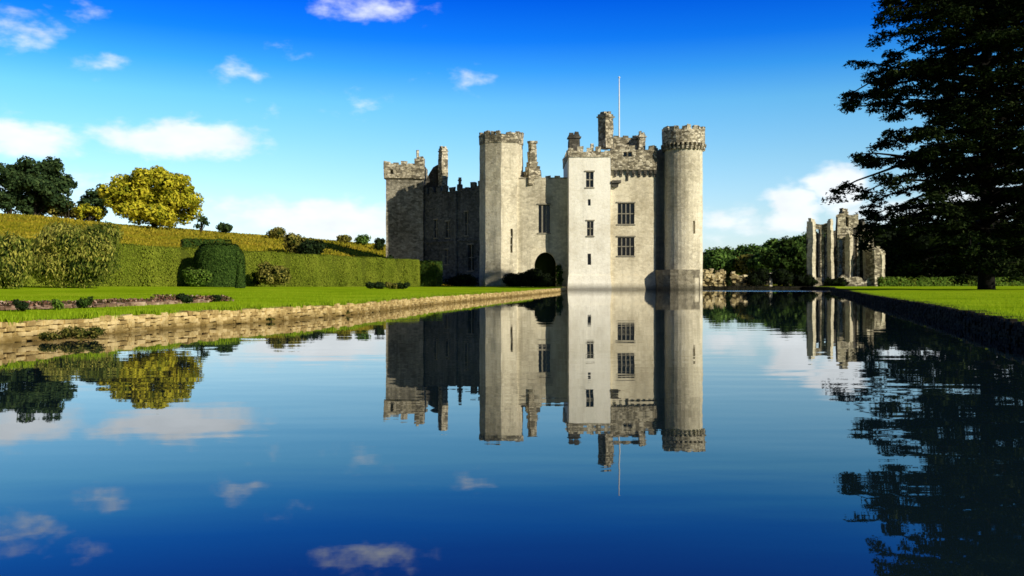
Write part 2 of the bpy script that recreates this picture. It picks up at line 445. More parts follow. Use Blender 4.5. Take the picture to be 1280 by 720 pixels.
def crown(name, blobs, dens, leaf, mats, parent=None, org=(0, 0, 0), aspect=.6, core=.66, droop=0.0, nrand=.8):
    P = []; N = []; EV = []; EF = []
    for c, r in blobs:
        p, n = blob_points(c, r, dens); P.append(p); N.append(unit(n))
        if core:
            v, f = blob_core(c, r, core); o = len(EV); EV += v; EF += [tuple(i + o for i in q) for q in f]
    P = np.vstack(P); N = np.vstack(N) + rng.normal(size=(len(P), 3)) * nrand * .5
    tang = None
    if droop:
        tang = rng.normal(size=P.shape) * .35; tang[:, 2] -= droop
    return leaf_mesh(name, P, N, leaf * rng.uniform(.6, 1.35, len(P)), aspect, mats, parent, tang=tang, org=org, extra=(EV, EF) if core else None)

def clump_blobs(c, r, n, cr, seed, flat=.8, low=-.6):
    """uneven clumps spread over an ellipsoid crown"""
    q = np.random.default_rng(seed); out = []
    while len(out) < n:
        d = q.normal(size=3); d /= np.linalg.norm(d)
        if d[2] < low: continue
        k = q.uniform(.45, .95)
        s = cr * q.uniform(.65, 1.35)
        out.append(((c[0] + d[0] * r[0] * k, c[1] + d[1] * r[1] * k, c[2] + d[2] * r[2] * k), (s, s, s * flat)))
    return out

def tree(name, loc, h, rad, trunk_h, leafm, label, cat='tree', group=None, seed=1, low=-.6, n=26, cr=.34, leaf=.3, dens=9, trunk_r=.3, core=.6, zr=None, aspect=.6, barkm='bark', off=(0, 0)):
    t = empty(name, loc, label, cat, group)
    zr = zr or (h - trunk_h) / 2
    cz = h - zr
    q = random.Random(seed)
    mb = MB()
    mb.tube([(0, 0, -.6), (.02, 0, trunk_h * .5), (off[0] * .3, off[1] * .3, trunk_h), (off[0] * .6, off[1] * .6, cz + zr * .4)], [trunk_r * 1.3, trunk_r, trunk_r * .75, trunk_r * .2], 8)
    for k in range(7):
        a = q.uniform(0, 6.28); z = trunk_h * q.uniform(.75, 1.1)
        e = rad * q.uniform(.5, .8)
        mb.tube([(0, 0, z), (math.cos(a) * e * .5, math.sin(a) * e * .5, z + (cz - z) * .5), (math.cos(a) * e, math.sin(a) * e, cz + q.uniform(-.2, .5) * zr)], [trunk_r * .5, trunk_r * .3, trunk_r * .08], 6)
    mb.build('trunk', M[barkm], t, smooth=True)
    crown('crown', clump_blobs((off[0], off[1], cz), (rad, rad, zr), n, rad * cr, seed, low=low), dens, leaf, [M[leafm], M['leaf_core']], t, core=core, aspect=aspect)
    return t

# ------------------------------------------------------------------ setting: ground
F = 1108.0; HZ = 352.0; CAMZ = 1.1
LB = [(-16, -6), (-13.5, 4), (-11.5, 9), (-9.08, 15.7), (-7.97, 21), (-6.49, 24.8), (-5.24, 29.5), (-3.79, 42), (-1.2, 57), (1.8, 75), (4.7, 92), (6.6, 108), (7.6, 124.4)]
RB = [(2.0, -6), (5.2, 4), (7.0, 9), (9.1, 15.8), (13.2, 28), (19.0, 47), (26.5, 70), (37, 103), (42.5, 118), (45, 137)]
def poly_at(poly, y):
    for (x0, y0), (x1, y1) in zip(poly[:-1], poly[1:]):
        if y <= y1: 
            t = (y - y0) / (y1 - y0); return x0 + (x1 - x0) * t
    return poly[-1][0]
def hedge_x(y): return -29.2 + (y - 66) * 17.8 / 44
def sstep(t): t = min(1, max(0, t)); return t * t * (3 - 2 * t)
def left_z(x, y):
    """lawn rising gently to the hedge, then the hillside behind it"""
    hy = min(max(y, 20), 118)
    hx = hedge_x(hy); bx = poly_at(LB, min(y, 124))
    zh = .74 + (66 - min(max(hy, 45), 110)) * .0066
    t = (bx - x) / max(bx - hx, 1)
    z = .36 + (zh - .36) * sstep(t * .95)
    d = (x + 29.2) * -.927 + (y - 66) * .375 - 3
    if d > 0:
        px = 640 + 1108 * x / max(y, 5)
        q = max(-x - 29, 0)
        crest = 8.2 + q * .073; w = 42 + .95 * q
        z += (crest) * sstep(d / w) ** .85
        z += mnoise.noise(Vector((x * .05, y * .05, 0))) * .8 * sstep(d / 25)
    return z

def sheet(name, xs_fn, ys, zfn, material, cols, **kw):
    V = []; Fc = []
    for y in ys:
        xs = xs_fn(y)
        V += [(x, y, zfn(x, y)) for x in xs]
    for i in range(len(ys) - 1):
        for j in range(cols - 1):
            a = i * cols + j
            Fc.append((a, a + 1, a + cols + 1, a + cols))
    me = bpy.data.meshes.new(name); me.from_pydata(V, [], Fc); me.materials.append(material)
    bm = bmesh.new(); bm.from_mesh(me); bmesh.ops.recalc_face_normals(bm, faces=bm.faces)
    if sum(f.normal.z for f in bm.faces) < 0: bmesh.ops.reverse_faces(bm, faces=bm.faces)
    bm.to_mesh(me); bm.free()
    me.polygons.foreach_set('use_smooth', [True] * len(me.polygons)); me.update()
    return tag(link(bpy.data.objects.new(name, me)), kind='structure', **kw)

ysl = list(np.linspace(-6, 124.4, 70))
NC = 40
# mown lawn on the left, from the moat wall to just behind the hedge
sheet('lawn', lambda y: [poly_at(LB, y) - .2 - (poly_at(LB, y) - .2 - (hedge_x(max(y, 20)) - 3)) * (i / (NC - 1)) for i in range(NC)], ysl, left_z, M['lawn'], NC)
# hillside beyond the hedge
def hill_xs(y):
    x0 = hedge_x(min(max(y, 20), 118)) - 2.8 if y < 124 else hedge_x(118) - 2.8 + min(y - 124, 60) * 1.2
    return [x0 - (x0 + 330) * (i / 59) ** 1.5 for i in range(60)]
sheet('hill', hill_xs, list(np.linspace(-6, 124.4, 50)) + list(np.linspace(128, 330, 50)), lambda x, y: left_z(x, y) - .01, M['hill_grass'], 60)
# ground under the castle, right lawn, far bank
def flat(name, pts, z, m):
    mb = MB(); mb.face([(x, y, z) for x, y in pts]); o = mb.build(name, M[m], fix=False)
    return tag(o, kind='structure')
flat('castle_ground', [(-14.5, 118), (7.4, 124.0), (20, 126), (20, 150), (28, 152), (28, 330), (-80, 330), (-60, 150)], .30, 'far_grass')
rb = [(x + .2, y) for x, y in RB]
sheet('lawn', lambda y: [poly_at(RB, min(y, 137)) + .2 + (260 - poly_at(RB, min(y, 137))) * (i / 29) ** 2 for i in range(30)], list(np.linspace(-6, 137, 60)), lambda x, y: .36 + .12 * sstep((x - poly_at(RB, y)) / 40), M['lawn'], 30)
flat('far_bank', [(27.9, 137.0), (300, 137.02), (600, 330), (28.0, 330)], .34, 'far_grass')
# wooded hill far behind on the right
def far_hill(x, y):
    return .3 + min(max((x - 38) * .165, 0), 13) * sstep((y - 225) / 75)
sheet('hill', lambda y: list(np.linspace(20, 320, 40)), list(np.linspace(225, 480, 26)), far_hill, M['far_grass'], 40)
flat('ground', [(-4000, -200), (4000, -200), (4000, 6000), (-4000, 6000)], -.9, 'mud')
flat('water', [(-40, -60), (70, -60), (70, 160), (-40, 160)], 0.0, 'water')

# ------------------------------------------------------------------ moat walls of rough stones
def stone_wall(name, poly, side, material, label, h=.36, y0=-6, y1=200, course=3, cap=True):
    mb = MB()
    pts = [(x, y) for x, y in poly]
    seg = []
    for a, b in zip(pts[:-1], pts[1:]):
        L = math.hypot(b[0] - a[0], b[1] - a[1]); seg.append((a, b, L))
    tot = sum(s[2] for s in seg)
    def at(s):
        for a, b, L in seg:
            if s <= L: 
                t = s / L; return (a[0] + (b[0] - a[0]) * t, a[1] + (b[1] - a[1]) * t), ((b[0] - a[0]) / L, (b[1] - a[1]) / L)
            s -= L
        return b, ((b[0] - a[0]) / L, (b[1] - a[1]) / L)
    zs = [-.35, .01, .10, .19, .275, h - .005] if course == 3 else [-.35, .02, h]
    for k in range(len(zs) - 1):
        s = random.uniform(0, .2)
        while s < tot:
            w = random.uniform(.09, .27) * (1.25 if k == 0 else 1)
            (x, y), d = at(s + w / 2)
            if y > 60: w *= 1.8
            n = (-d[1] * side, d[0] * side)      # into the bank
            dep = .5
            off = random.uniform(-.022, .022) - (.05 if k == 0 else 0)
            top = zs[k + 1] + random.uniform(-.035, .025)
            mb.box((x + n[0] * (dep / 2 + off), y + n[1] * (dep / 2 + off), zs[k]), (w * 1.03, dep, top - zs[k] + .01), math.atan2(d[1], d[0]), 0, .016)
            s += w
    o = mb.build(name, [M[material]])
    bv = o.modifiers.new('bevel', 'BEVEL'); bv.width = .035; bv.segments = 2; bv.limit_method = 'ANGLE'
    return tag(o, label, 'retaining wall')
stone_wall('retaining_wall', LB, 1, 'bank_stone', 'low sunlit wall of ochre stones holding the left lawn above the moat')
stone_wall('retaining_wall', RB, -1, 'bank_shade_stone', 'low dark shaded stone wall edging the right lawn above the moat')
stone_wall('retaining_wall', [(27.6, 136.6), (45.2, 136.9)], 1, 'bank_shade_stone', 'dark stone edge at the far end of the moat beyond the round tower', course=2)

# grass along the walls and over the near lawns
def tufts(name, P, h, mats, spread=.25, wid=.08, parent=None):
    n = len(P)
    T = np.stack([rng.normal(size=n) * spread, rng.normal(size=n) * spread, np.ones(n)], 1)
    Nn = np.stack([rng.normal(size=n), rng.normal(size=n), np.zeros(n)], 1)
    hh = h * rng.uniform(.5, 1.3, n)
    return leaf_mesh(name, P + np.stack([np.zeros(n), np.zeros(n), hh * .7], 1), Nn, hh, wid, mats, parent, tang=T)
def bank_points(poly, side, n, lo, hi, ymax=70, ymin=8, zf=None):
    ys = ymin + (ymax - ymin) * rng.uniform(0, 1, n) ** 1.6
    xs = np.array([poly_at(poly, y) for y in ys]) + side * (lo + (hi - lo) * rng.uniform(0, 1, n) ** 1.5)
    zs = np.array([zf(x, y) for x, y in zip(xs, ys)])
    return np.stack([xs, ys, zs - .03], 1)
gl = np.vstack([bank_points(LB, -1, 20000, .14, .9, zf=left_z), bank_points(LB, -1, 30000, .5, 14, 60, zf=left_z)])
# longer uncut tufts hang over the wall edge in patches
ge = bank_points(LB, -1, 26000, .02, .45, 75, zf=left_z)
ge = ge[np.array([mnoise.noise(Vector((y * .9, 1, 0))) + .5 * mnoise.noise(Vector((y * 3.1, 5, 0))) > .02 for y in ge[:, 1]])]
gl = np.vstack([gl, ge, ge + rng.normal(size=ge.shape) * .02])
hs_ = np.concatenate([np.full(50000, .055), np.full(2 * len(ge), .085)])
tag(tufts('grass', gl, hs_, M['grass_blade']), 'short mown grass of the left lawn beside the ochre wall', 'grass', kind='stuff')
gr = np.vstack([bank_points(RB, 1, 18000, .14, .9, zf=lambda x, y: .36), bank_points(RB, 1, 26000, .4, 14, 60, zf=lambda x, y: .37)])
tag(tufts('grass', gr, .05, M['grass_blade']), 'short bright grass of the right lawn under the cedar', 'grass', kind='stuff')
# reeds and weeds growing from the left wall
# ------------------------------------------------------------------ castle
castle = empty('castle', (0, 122, 0), 'large ruined stone castle with battlemented towers rising straight from the moat', 'castle')
ORG = (0, 122, 0)
class CB(MB):
    def build(s, name, mats, parent, rough=.07, org=ORG, **kw):
        lvl = parent is castle
        o = MB.build(s, name, mats, parent, rough=rough, org=org, **kw)
        return o
_w = window
def cwindow(parent, *a, **k):
    o = _w(parent, *a, **k)
    for v in o.data.vertices: v.co -= Vector(ORG)
    return o
def zy(py, Y): return CAMZ + (HZ - py) / F * Y
def xp(px, Y): return (px - 640) / F * Y

# --- keep: whitewashed block and tan block
Y0 = 122.0; Y1 = 122.45; YB = 135
XL, XM, XR = xp(711, Y0), xp(763, Y0), xp(819.5, Y1)
wins_l = [(732.5, 742, 215, 234, 2, 1), (735, 738.6, 249, 257, 1, 0), (734, 742, 276.5, 294.6, 2, 1), (734.4, 738.8, 317, 331, 1, 0)]
wins_r = [(772, 793, 254, 280, 4, 1), (772, 793, 296.6, 319.5, 4, 1)]
def to_open(w, x0, Y): return (xp(w[0], Y) - x0, xp(w[1], Y) - x0, zy(w[3], Y), zy(w[2], Y))
zl = zy(196, Y0); zr = zy(212, Y1)
mb = CB()
opl = [to_open(w, XL, Y0) for w in wins_l]
prism(mb, [(XL, Y0), (XM, Y0), (XM, YB), (XL, YB)], -1, zl, {0: opl}, mat=0)
opr = [to_open(w, XM + .004, Y1) for w in wins_r]
prism(mb, [(XM + .004, Y1), (XR, Y1), (XR, YB), (XM + .004, YB)], -1, zr, {0: opr}, mat=1)
# sloping plinth at the waterline
zp = zy(344, Y0)
for a, b, y, m in ((XL, XM, Y0, 0), (XM, XR, Y1, 1)):
    mb.hexa([(a - .25, y - .28, -1), (b + .2, y - .28, -1), (b + .2, y + .5, -1), (a - .25, y + .5, -1)],
            [(a - .03, y - .05, zp), (b + .03, y - .05, zp), (b + .03, y + .5, zp), (a - .03, y + .5, zp)], m)
keep = mb.build('keep', [M['whitewash'], M['tan_stone']], castle, rough=.05)
for o, w in zip(opl, wins_l): cwindow(keep, (XL, Y0), (1, 0), *o, w[4], w[5], hood=w[4] > 1)
for o, w in zip(opr, wins_r): cwindow(keep, (XM + .004, Y1), (1, 0), *o, w[4], w[5])
mb = CB()
parapet(mb, [(XL - .1, YB), (XL - .1, Y0 - .12), (XM + .05, Y0 - .12)], zl - .05, zy(189, Y0), zy(183, Y0), closed=False, jit=.06)
mb.build('parapet', M['rubble'], keep)
# projecting upper storey of the tan block on corbels
zt = zy(190, Y1)
PX0, PX1 = XM + .08, XR + .12
ops = []
for a, b, c, e in ((763.8, 767, 193, 200), (779, 783, 187, 196), (784.6, 789.5, 187, 196)):
    if a > 765: ops.append((xp(a, Y1) - PX0, xp(b, Y1) - PX0, zy(e, Y1), zy(c, Y1)))
mb = CB()
prism(mb, [(PX0, Y1 - .35), (PX1, Y1 - .35), (PX1, YB + .1), (PX0, YB + .1)], zr - .1, zt, {0: ops}, mat=0, cell=.7)
for px in (768.5, 776, 784, 791.5, 799, 806, 813, 818.5):
    x = xp(px, Y1)
    mb.box((x, Y1 - .12, zr - .62), (.36, .45, .54), 0, 1, .03)
    mb.box((x, Y1 - .02, zr - 1.0), (.3, .3, .42), 0, 1, .03)
parapet(mb, [(PX0, Y1 - .36), (PX1, Y1 - .36), (PX1, YB)], zt - .02, zt + .25, zt + .85, closed=False, miss=.25, jit=.08)
up = mb.build('upper_storey', [M['rubble'], M['dark_stone']], keep)
for o in ops: cwindow(up, (PX0, Y1 - .35), (1, 0), *o, 1, 0, hood=False)
# bracket and drain
mb = CB()
bx = xp(769.5, Y1)
mb.box((bx, Y1 - .3, zy(229, Y1)), (1.25, .7, .35), 0, 0, .04)
mb.box((bx - .1, Y1 - .2, zy(234, Y1)), (.8, .5, .55), 0, 0, .05)
mb.build('bracket', M['dark_stone'], keep)
mb = CB(); mb.box((xp(784, Y1), Y1 - .08, zy(226, Y1)), (.2, .2, zr - .7 - zy(226, Y1)), 0, 0, .02)
mb.build('drain', M['dark_stone'], keep)
# raised block behind, its small turret, the tall chimney and the corner chimney
Yk = 127.5
mb = CB()
prism(mb, [(xp(767, Yk), Yk), (xp(797.5, Yk), Yk), (xp(797.5, Yk), Yk + 5), (xp(767, Yk), Yk + 5)], zt - 2, zy(173, Yk), {}, cell=.7)
parapet(mb, [(xp(767, Yk), Yk - .02), (xp(797.5, Yk), Yk - .02), (xp(797.5, Yk), Yk + 5)], zy(173.2, Yk), zy(171.5, Yk), zy(169, Yk), closed=False, jit=.06)
mb.build('roof_block', M['rubble'], keep)
def chimney(pxa, pxb, py0, py1, Y, rz, m, name='chimney', cap=.12, parent=keep, pots=True):
    mb = CB(); w = (pxb - pxa) / F * Y; x = xp((pxa + pxb) / 2, Y)
    s = w / (abs(math.cos(rz)) + abs(math.sin(rz)))
    z0, z1 = zy(py0, Y), zy(py1, Y)
    k = max(2, int((z1 - z0) / .8))
    for i in range(k):
        mb.box((x, Y, z0 + (z1 - z0) * i / k), (s * random.uniform(.94, 1), s * random.uniform(.94, 1), (z1 - z0) / k + .01), rz, 0, .04)
    mb.box((x, Y, z1 - .5), (s + cap * 2, s + cap * 2, .2), rz, 0, .04)
    if pots:
        for dx in (-.26, .26):
            mb.box((x + dx * s * math.cos(rz), Y + dx * s * math.sin(rz), z1 - .02), (s * .36, s * .5, random.uniform(.2, .5)), rz, 0, .05)
    return mb.build(name, M[m], parent)
chimney(747.5, 767, 186, 143, 126.5, R(38), 'rubble')
chimney(710, 724.5, 198, 169, 124.2, R(4), 'dark_stone')
chimney(797.5, 806.5, 192, 168, 126.8, R(8), 'rubble')
chimney(738, 742, 194, 180, 123, R(5), 'rubble', pots=False, cap=.04)

# --- flagpole
fp = empty('flagpole', (xp(774, 129), 129, zy(171, 129)), 'tall thin white flagpole standing on the castle keep roof', 'flagpole')
mb = MB(); mb.tube([(0, 0, -.5), (0, 0, 5), (0, 0, zy(98, 129) - zy(171, 129))], [.11, .09, .06], 8)
mb.build('pole', M['pole_paint'], fp)
mb = MB(); h = zy(98, 129) - zy(171, 129)
mb.tube([(0, 0, h), (0, 0, h + .08), (0, 0, h + .2), (0, 0, h + .28)], [.05, .15, .15, .04], 8)
mb.build('finial', M['pole_paint'], fp)

# --- right round tower with its wider base and the recess wall
def round_tower(cx, cy, r, n, a0, z0, ztop, mats, openings={}, name='round_tower', rough=.05, cell=.9):
    mb = CB(); prism(mb, ring(cx, cy, r, n, a0), z0, ztop, openings, mat=0, cell=cell)
    return mb.build(name, mats, castle, rough=rough)
TX, TY, TR = xp(854.3, 122.4), 122.4, 2.6
NT = 32; A0 = -math.pi / 2 - math.pi / NT
side = 2 * TR * math.sin(math.pi / NT)
slit = {2: [(side * .2, side * .8, zy(292, 120), zy(276, 120))], }
t2 = round_tower(TX, TY, TR, NT, A0, -1, zy(181, 120), M['tower_stone'], slit)
pr = ring(TX, TY, TR, NT, A0)
def facet_dir(p, i):
    a, b = p[i], p[(i + 1) % len(p)]; L = math.hypot(b[0] - a[0], b[1] - a[1]); return a, ((b[0] - a[0]) / L, (b[1] - a[1]) / L)
a, d = facet_dir(pr, 2); cwindow(t2, a, d, *slit[2][0], 1, 0, hood=False)
mb = CB()
r2 = TR + .32
pz0, pz1 = zy(178, 120), zy(163, 120)
prism(mb, ring(TX, TY, r2, 24), pz0, pz1, {}, cell=.7)
mb.face([(x, y, pz0) for x, y in ring(TX, TY, r2, 24)][::-1], 0, share=False)
for i, (x, y) in enumerate(ring(TX, TY, TR + .16, 30)):
    aa = math.atan2(y - TY, x - TX) + math.pi / 2
    mb.box((x, y, pz0 - .85), (.3, .36, .86), aa, 0, .03)
    mb.box((TX + (x - TX) * 1.05, TY + (y - TY) * 1.05, pz0 - .38), (.27, .36, .36), aa, 0, .03)
parapet(mb, ring(TX, TY, r2 + .02, 10), pz1 - .02, pz1 + .25, zy(155.5, 120), jit=.1, mw=.62, gw=.42, lift=.15, miss=.08)
mb.build('parapet', M['rubble'], t2)
# dark loops under the merlons
mb = CB()
bx2, by2, br2 = xp(848, 122.6), 122.6, 3.25
dr = ring(bx2, by2, br2, 18, -math.pi / 2 - math.pi / 18)
aL = 2 * br2 * math.sin(math.pi / 18)
dop = {2: [(aL * .1, aL * .9, -.3, zy(347, 120))]}
prism(mb, dr, -1, zy(337, 120), dop, depth=.34, cell=.8)
drum = mb.build('base_drum', M['drum_stone'], t2)
a, d = facet_dir(dr, 2); cwindow(drum, a, d, *dop[2][0], 1, 0, hood=False, depth=.3, name='water_gate')
mb = CB()
yr = 125.2
wall(mb, (XR - .1, yr), (TX + 1.0, yr), -1, zy(189, yr), (), cell=.9)
wall(mb, (TX + 1.0, yr), (TX + 1.0, YB), -1, zy(189, yr), ())
wall(mb, (TX + 1.0, YB), (XR - .1, YB), -1, zy(189, yr), ())
mb.face([(XR - .1, yr, zy(189, yr)), (TX + 1, yr, zy(189, yr)), (TX + 1, YB, zy(189, yr)), (XR - .1, YB, zy(189, yr))], 0, False)
parapet(mb, [(XR, yr - .02), (TX - 2, yr - .02)], zy(189.5, yr), zy(187, yr), zy(183, yr), closed=False)
mb.build('linking_wall', M['tower_stone'], castle, rough=.06)

# --- octagonal tower
OX, OY, OR = xp(626.6, 126), 126.2, 3.1
op8 = ring(OX, OY, OR, 8)
oside = 2 * OR * math.sin(math.pi / 8)
oslit = {0: [(oside * .60, oside * .74, zy(316, 124), zy(286, 124))]}
mb = CB(); prism(mb, op8, -.6, zy(175, 125), oslit, cell=.8)
t1 = mb.build('octagonal_tower', M['tower_stone'], castle, rough=.08)
a, d = facet_dir(op8, 0); cwindow(t1, a, d, *oslit[0][0], 1, 2, hood=False, bar=.2)
mb = CB()
prism(mb, ring(OX, OY, OR + .1, 8), zy(180, 125), zy(170, 125), {}, cell=.6)
parapet(mb, ring(OX, OY, OR + .12, 8), zy(170.2, 125), zy(169, 125), zy(164.3, 125), mw=.55, gw=.3, miss=.2, jit=.12, lift=.22)
mb.build('parapet', M['rubble'], t1, rough=.12)

# --- curtain wall with arch
CY = 124.6
CX0, CX1 = OX + 2.2, XL + .1
ztop = zy(223.5, CY)
win = (xp(673, CY) - CX0, xp(687.5, CY) - CX0, zy(291, CY), zy(256, CY))
ax0, ax1 = xp(665.5, CY) - CX0, xp(698, CY) - CX0
arch_spring, arch_top = zy(334, CY), zy(313, CY)
mb = CB()
wall(mb, (CX0, CY), (CX1, CY), -.6, ztop, [win, (ax0, ax1, -.5, arch_top)], depth=1.6, cell=.7)
mb.face([(CX0, CY, ztop), (CX1, CY, ztop), (CX1, CY + 2, ztop), (CX0, CY + 2, ztop)], 0, False)
wall(mb, (CX1, CY + 2), (CX0, CY + 2), -.6, ztop, [(CX1 - CX0 - ax1, CX1 - CX0 - ax0, -.5, arch_top)], depth=.02)
cw = mb.build('curtain_wall', M['tower_stone'], castle, rough=.05)
cwindow(cw, (CX0, CY), (1, 0), *win, 3, 0, depth=.7, bar=.2)
# arch: voussoir ring filling the head of the opening, jambs
mb = CB()
acx = (ax0 + ax1) / 2; hw = (ax1 - ax0) / 2
K = 15
def arcp(i, r=1.0):
    t = math.pi * i / K
    return (acx - math.cos(t) * (hw - .25) * r, arch_spring + math.sin(t) * (arch_top - .25 - arch_spring) * r)
for i in range(K):
    (u0, z0), (u1, z1) = arcp(i), arcp(i + 1)
    for w0, w1 in ((-1.2, .045),):
        zt_ = arch_top + .28
        q = [(u0, z0), (u1, z1), (u1, zt_ if abs(u1 - acx) < hw - .05 else zt_), (u0, zt_)]
        def P(u, z, w): return (CX0 + u, CY - w, z)
        mb.hexa([P(u0, z0, w1), P(u1, z1, w1), P(u1, z1, w0), P(u0, z0, w0)], [P(u0, zt_, w1), P(u1, zt_, w1), P(u1, zt_, w0), P(u0, zt_, w0)], 0)
for s in (-1, 1):
    u = acx + s * hw
    mb.obox((CX0, CY), (1, 0), u - .3, u + .3, -1.2, .035, -.6, arch_top + .29, 0, .01)
mb.build('archway', M['tan_stone'], cw, rough=.05)
mb = CB()
mb.obox((CX0, CY), (1, 0), ax0 + .1, ax1 - .1, -1.75, -1.6, -.6, arch_top - .1, 0)
for k in range(6):
    u = ax0 + .2 + (ax1 - ax0 - .4) * k / 5
    mb.obox((CX0, CY), (1, 0), u - .04, u + .04, -1.59, -1.5, -.6, arch_top - .15, 0)
mb.build('gate', M['leaf_core'], cw)
mb = CB()
parapet(mb, [(CX0, CY - .02), (CX1, CY - .02)], ztop - .02, ztop + .12, zy(219.5, CY), closed=False, jit=.07, miss=.2)
mb.obox((CX0, CY), (1, 0), xp(679, CY) - CX0, CX1 - CX0, -.45, -.03, ztop, zy(221.5, CY), 0, .05)
mb.build('parapet', M['rubble'], cw)
# ruined pinnacle on the wall walk
mb = CB(); Yp = 125.6; xc = xp(665.5, Yp)
for z0, z1, w in ((232, 214, 2.0), (214, 208, 1.65), (208, 203, 1.2), (203, 190, .98), (190, 178.5, .85)):
    mb.box((xc + random.uniform(-.06, .06), Yp, zy(z0, Yp)), (w, w, zy(z1, Yp) - zy(z0, Yp) + .01), R(24), 0, .07)
mb.box((xc, Yp, zy(179.5, Yp)), (1.1, 1.1, .3), R(24), 0, .06)
mb.build('pinnacle', M['rubble'], castle, rough=.1)

# --- shaded wing running back to the corner turret
A = (-4.0, 127.6); B = (-13.95, 137.75)
WL = math.hypot(A[0] - B[0], A[1] - B[1]); wd = ((A[0] - B[0]) / WL, (A[1] - B[1]) / WL)
def u_at(px):
    t = (px - 640) / F
    k = (t * B[1] - B[0]) / (wd[0] - t * wd[1]); return k
def Yu(u): return B[1] + wd[1] * u
def wop(px0, px1, py0, py1):
    u0, u1 = u_at(px0), u_at(px1); Y = Yu((u0 + u1) / 2); return (u0, u1, zy(py1, Y), zy(py0, Y))
wops = [wop(543, 547, 275, 297), wop(557.5, 562, 277, 297), wop(581.5, 585.5, 265, 294), wop(585, 592, 306, 338), wop(556, 560.5, 312, 330)]
ztw = zy(240, 132)
mb = CB()
wall(mb, B, A, -.3, ztw, wops, cell=.9)
n_in = (-wd[1], wd[0])
B2 = (B[0] + n_in[0] * 6, B[1] + n_in[1] * 6); A2 = (A[0] + n_in[0] * 6, A[1] + n_in[1] * 6)
wall(mb, A, A2, -.3, ztw); wall(mb, A2, B2, -.3, ztw); wall(mb, B2, B, -.3, ztw)
mb.face([(p[0], p[1], ztw) for p in (B, A, A2, B2)], 0, False)
# string course, breaks in the wall
mb.obox(B, wd, .0, WL, -.02, .16, zy(302, 132), zy(300, 132), 0, .02)
mb.obox(B, wd, u_at(569), u_at(572), -.02, .3, -.3, ztw - .3, 0, .03)
wing = mb.build('wing', M['wing_shade_stone'], castle, rough=.08)
for o in wops: cwindow(wing, B, wd, *o, 2, 1, hood=True)
mb = CB()
parapet(mb, [(B[0], B[1]), (A[0], A[1])], ztw - .02, ztw + .35, zy(229, 131), closed=False, jit=.1, mw=1.0, gw=.6, lift=.25, miss=.1)
mb.build('parapet', M['wing_shade_stone'], wing, rough=.12)
# gable end, broken
mb = CB()
Yg = 137.5
gx = [(524.5, 246), (528, 236), (531, 231), (534, 222), (538, 215), (542, 209), (547.5, 205.5), (551, 212), (552, 246)]
fr = [(xp(px, Yg), Yg, zy(py, Yg)) for px, py in gx]; bk = [(x, y + .7, z) for x, y, z in fr]
for i in range(len(fr) - 1):
    x0, y0_, z0 = fr[i]; x1, y1_, z1 = fr[i + 1]; zb = zy(248, Yg)
    mb.hexa([(x0, Yg, zb), (x1, Yg, zb), (x1, Yg + .7, zb), (x0, Yg + .7, zb)], [(x0, Yg, z0), (x1, Yg, z1), (x1, Yg + .7, z1), (x0, Yg + .7, z0)], 0)
mb.build('gable', M['dark_stone'], wing, rough=.1)  # dark stone paints the shadow on the gable
chimney(547.5, 560, 240, 186, 136.5, R(36), 'rubble', parent=wing, cap=.08)
chimney(573, 577, 238, 222, 133.5, R(20), 'rubble', parent=wing, pots=False, cap=.05)

# --- corner turret
TYc = 137.0
tx0, tx1 = xp(482.5, TYc), xp(529, TYc)
mb = CB()
top_ = [(202 if 0 else 0)]
prism(mb, [(tx0, TYc), (tx1, TYc), (tx1, TYc + 6), (tx0, TYc + 6)], -.3, zy(222, TYc), {0: []}, cell=.9)
t3 = mb.build('corner_turret', M['turret_shade_stone'], castle, rough=.07)
mb = CB()
e = .3
prism(mb, [(tx0 - e, TYc - e), (tx1 + .1, TYc - e), (tx1 + .1, TYc + 6 + e), (tx0 - e, TYc + 6 + e)], zy(223, TYc), zy(206, TYc), {0: [(1.0, 1.45, zy(218, TYc), zy(212, TYc))]}, cell=.6)
mb.face([(tx0 - e, TYc - e, zy(223, TYc)), (tx0 - e, TYc + 6 + e, zy(223, TYc)), (tx1 + .1, TYc + 6 + e, zy(223, TYc)), (tx1 + .1, TYc - e, zy(223, TYc))], 0, False)
mb.box((tx0 + 1.2 - e, TYc + .25, zy(219, TYc)), (.7, .1, .9), 0, 0)
parapet(mb, [(tx0 - e, TYc + 6), (tx0 - e, TYc - e - .02), (tx1 - 1.4, TYc - e - .02)], zy(206.2, TYc), zy(205, TYc), zy(201.5, TYc), closed=False, jit=.08, mw=.9, gw=.45)
xq = xp(524, TYc)
mb.box((xq, TYc + .4, zy(224, TYc)), (1.45, 1.45, zy(198, TYc) - zy(224, TYc)), 0, 0, .06)
mb.box((xq + .2, TYc + .4, zy(198.2, TYc)), (.8, .9, zy(195, TYc) - zy(198, TYc)), 0, 0, .08)
mb.box((xp(521.5, TYc), TYc + .4, zy(199, TYc)), (.42, .42, zy(187, TYc) - zy(199, TYc)), R(20), 0, .05, .7)
mb.build('parapet', M['rubble'], t3, rough=.12)

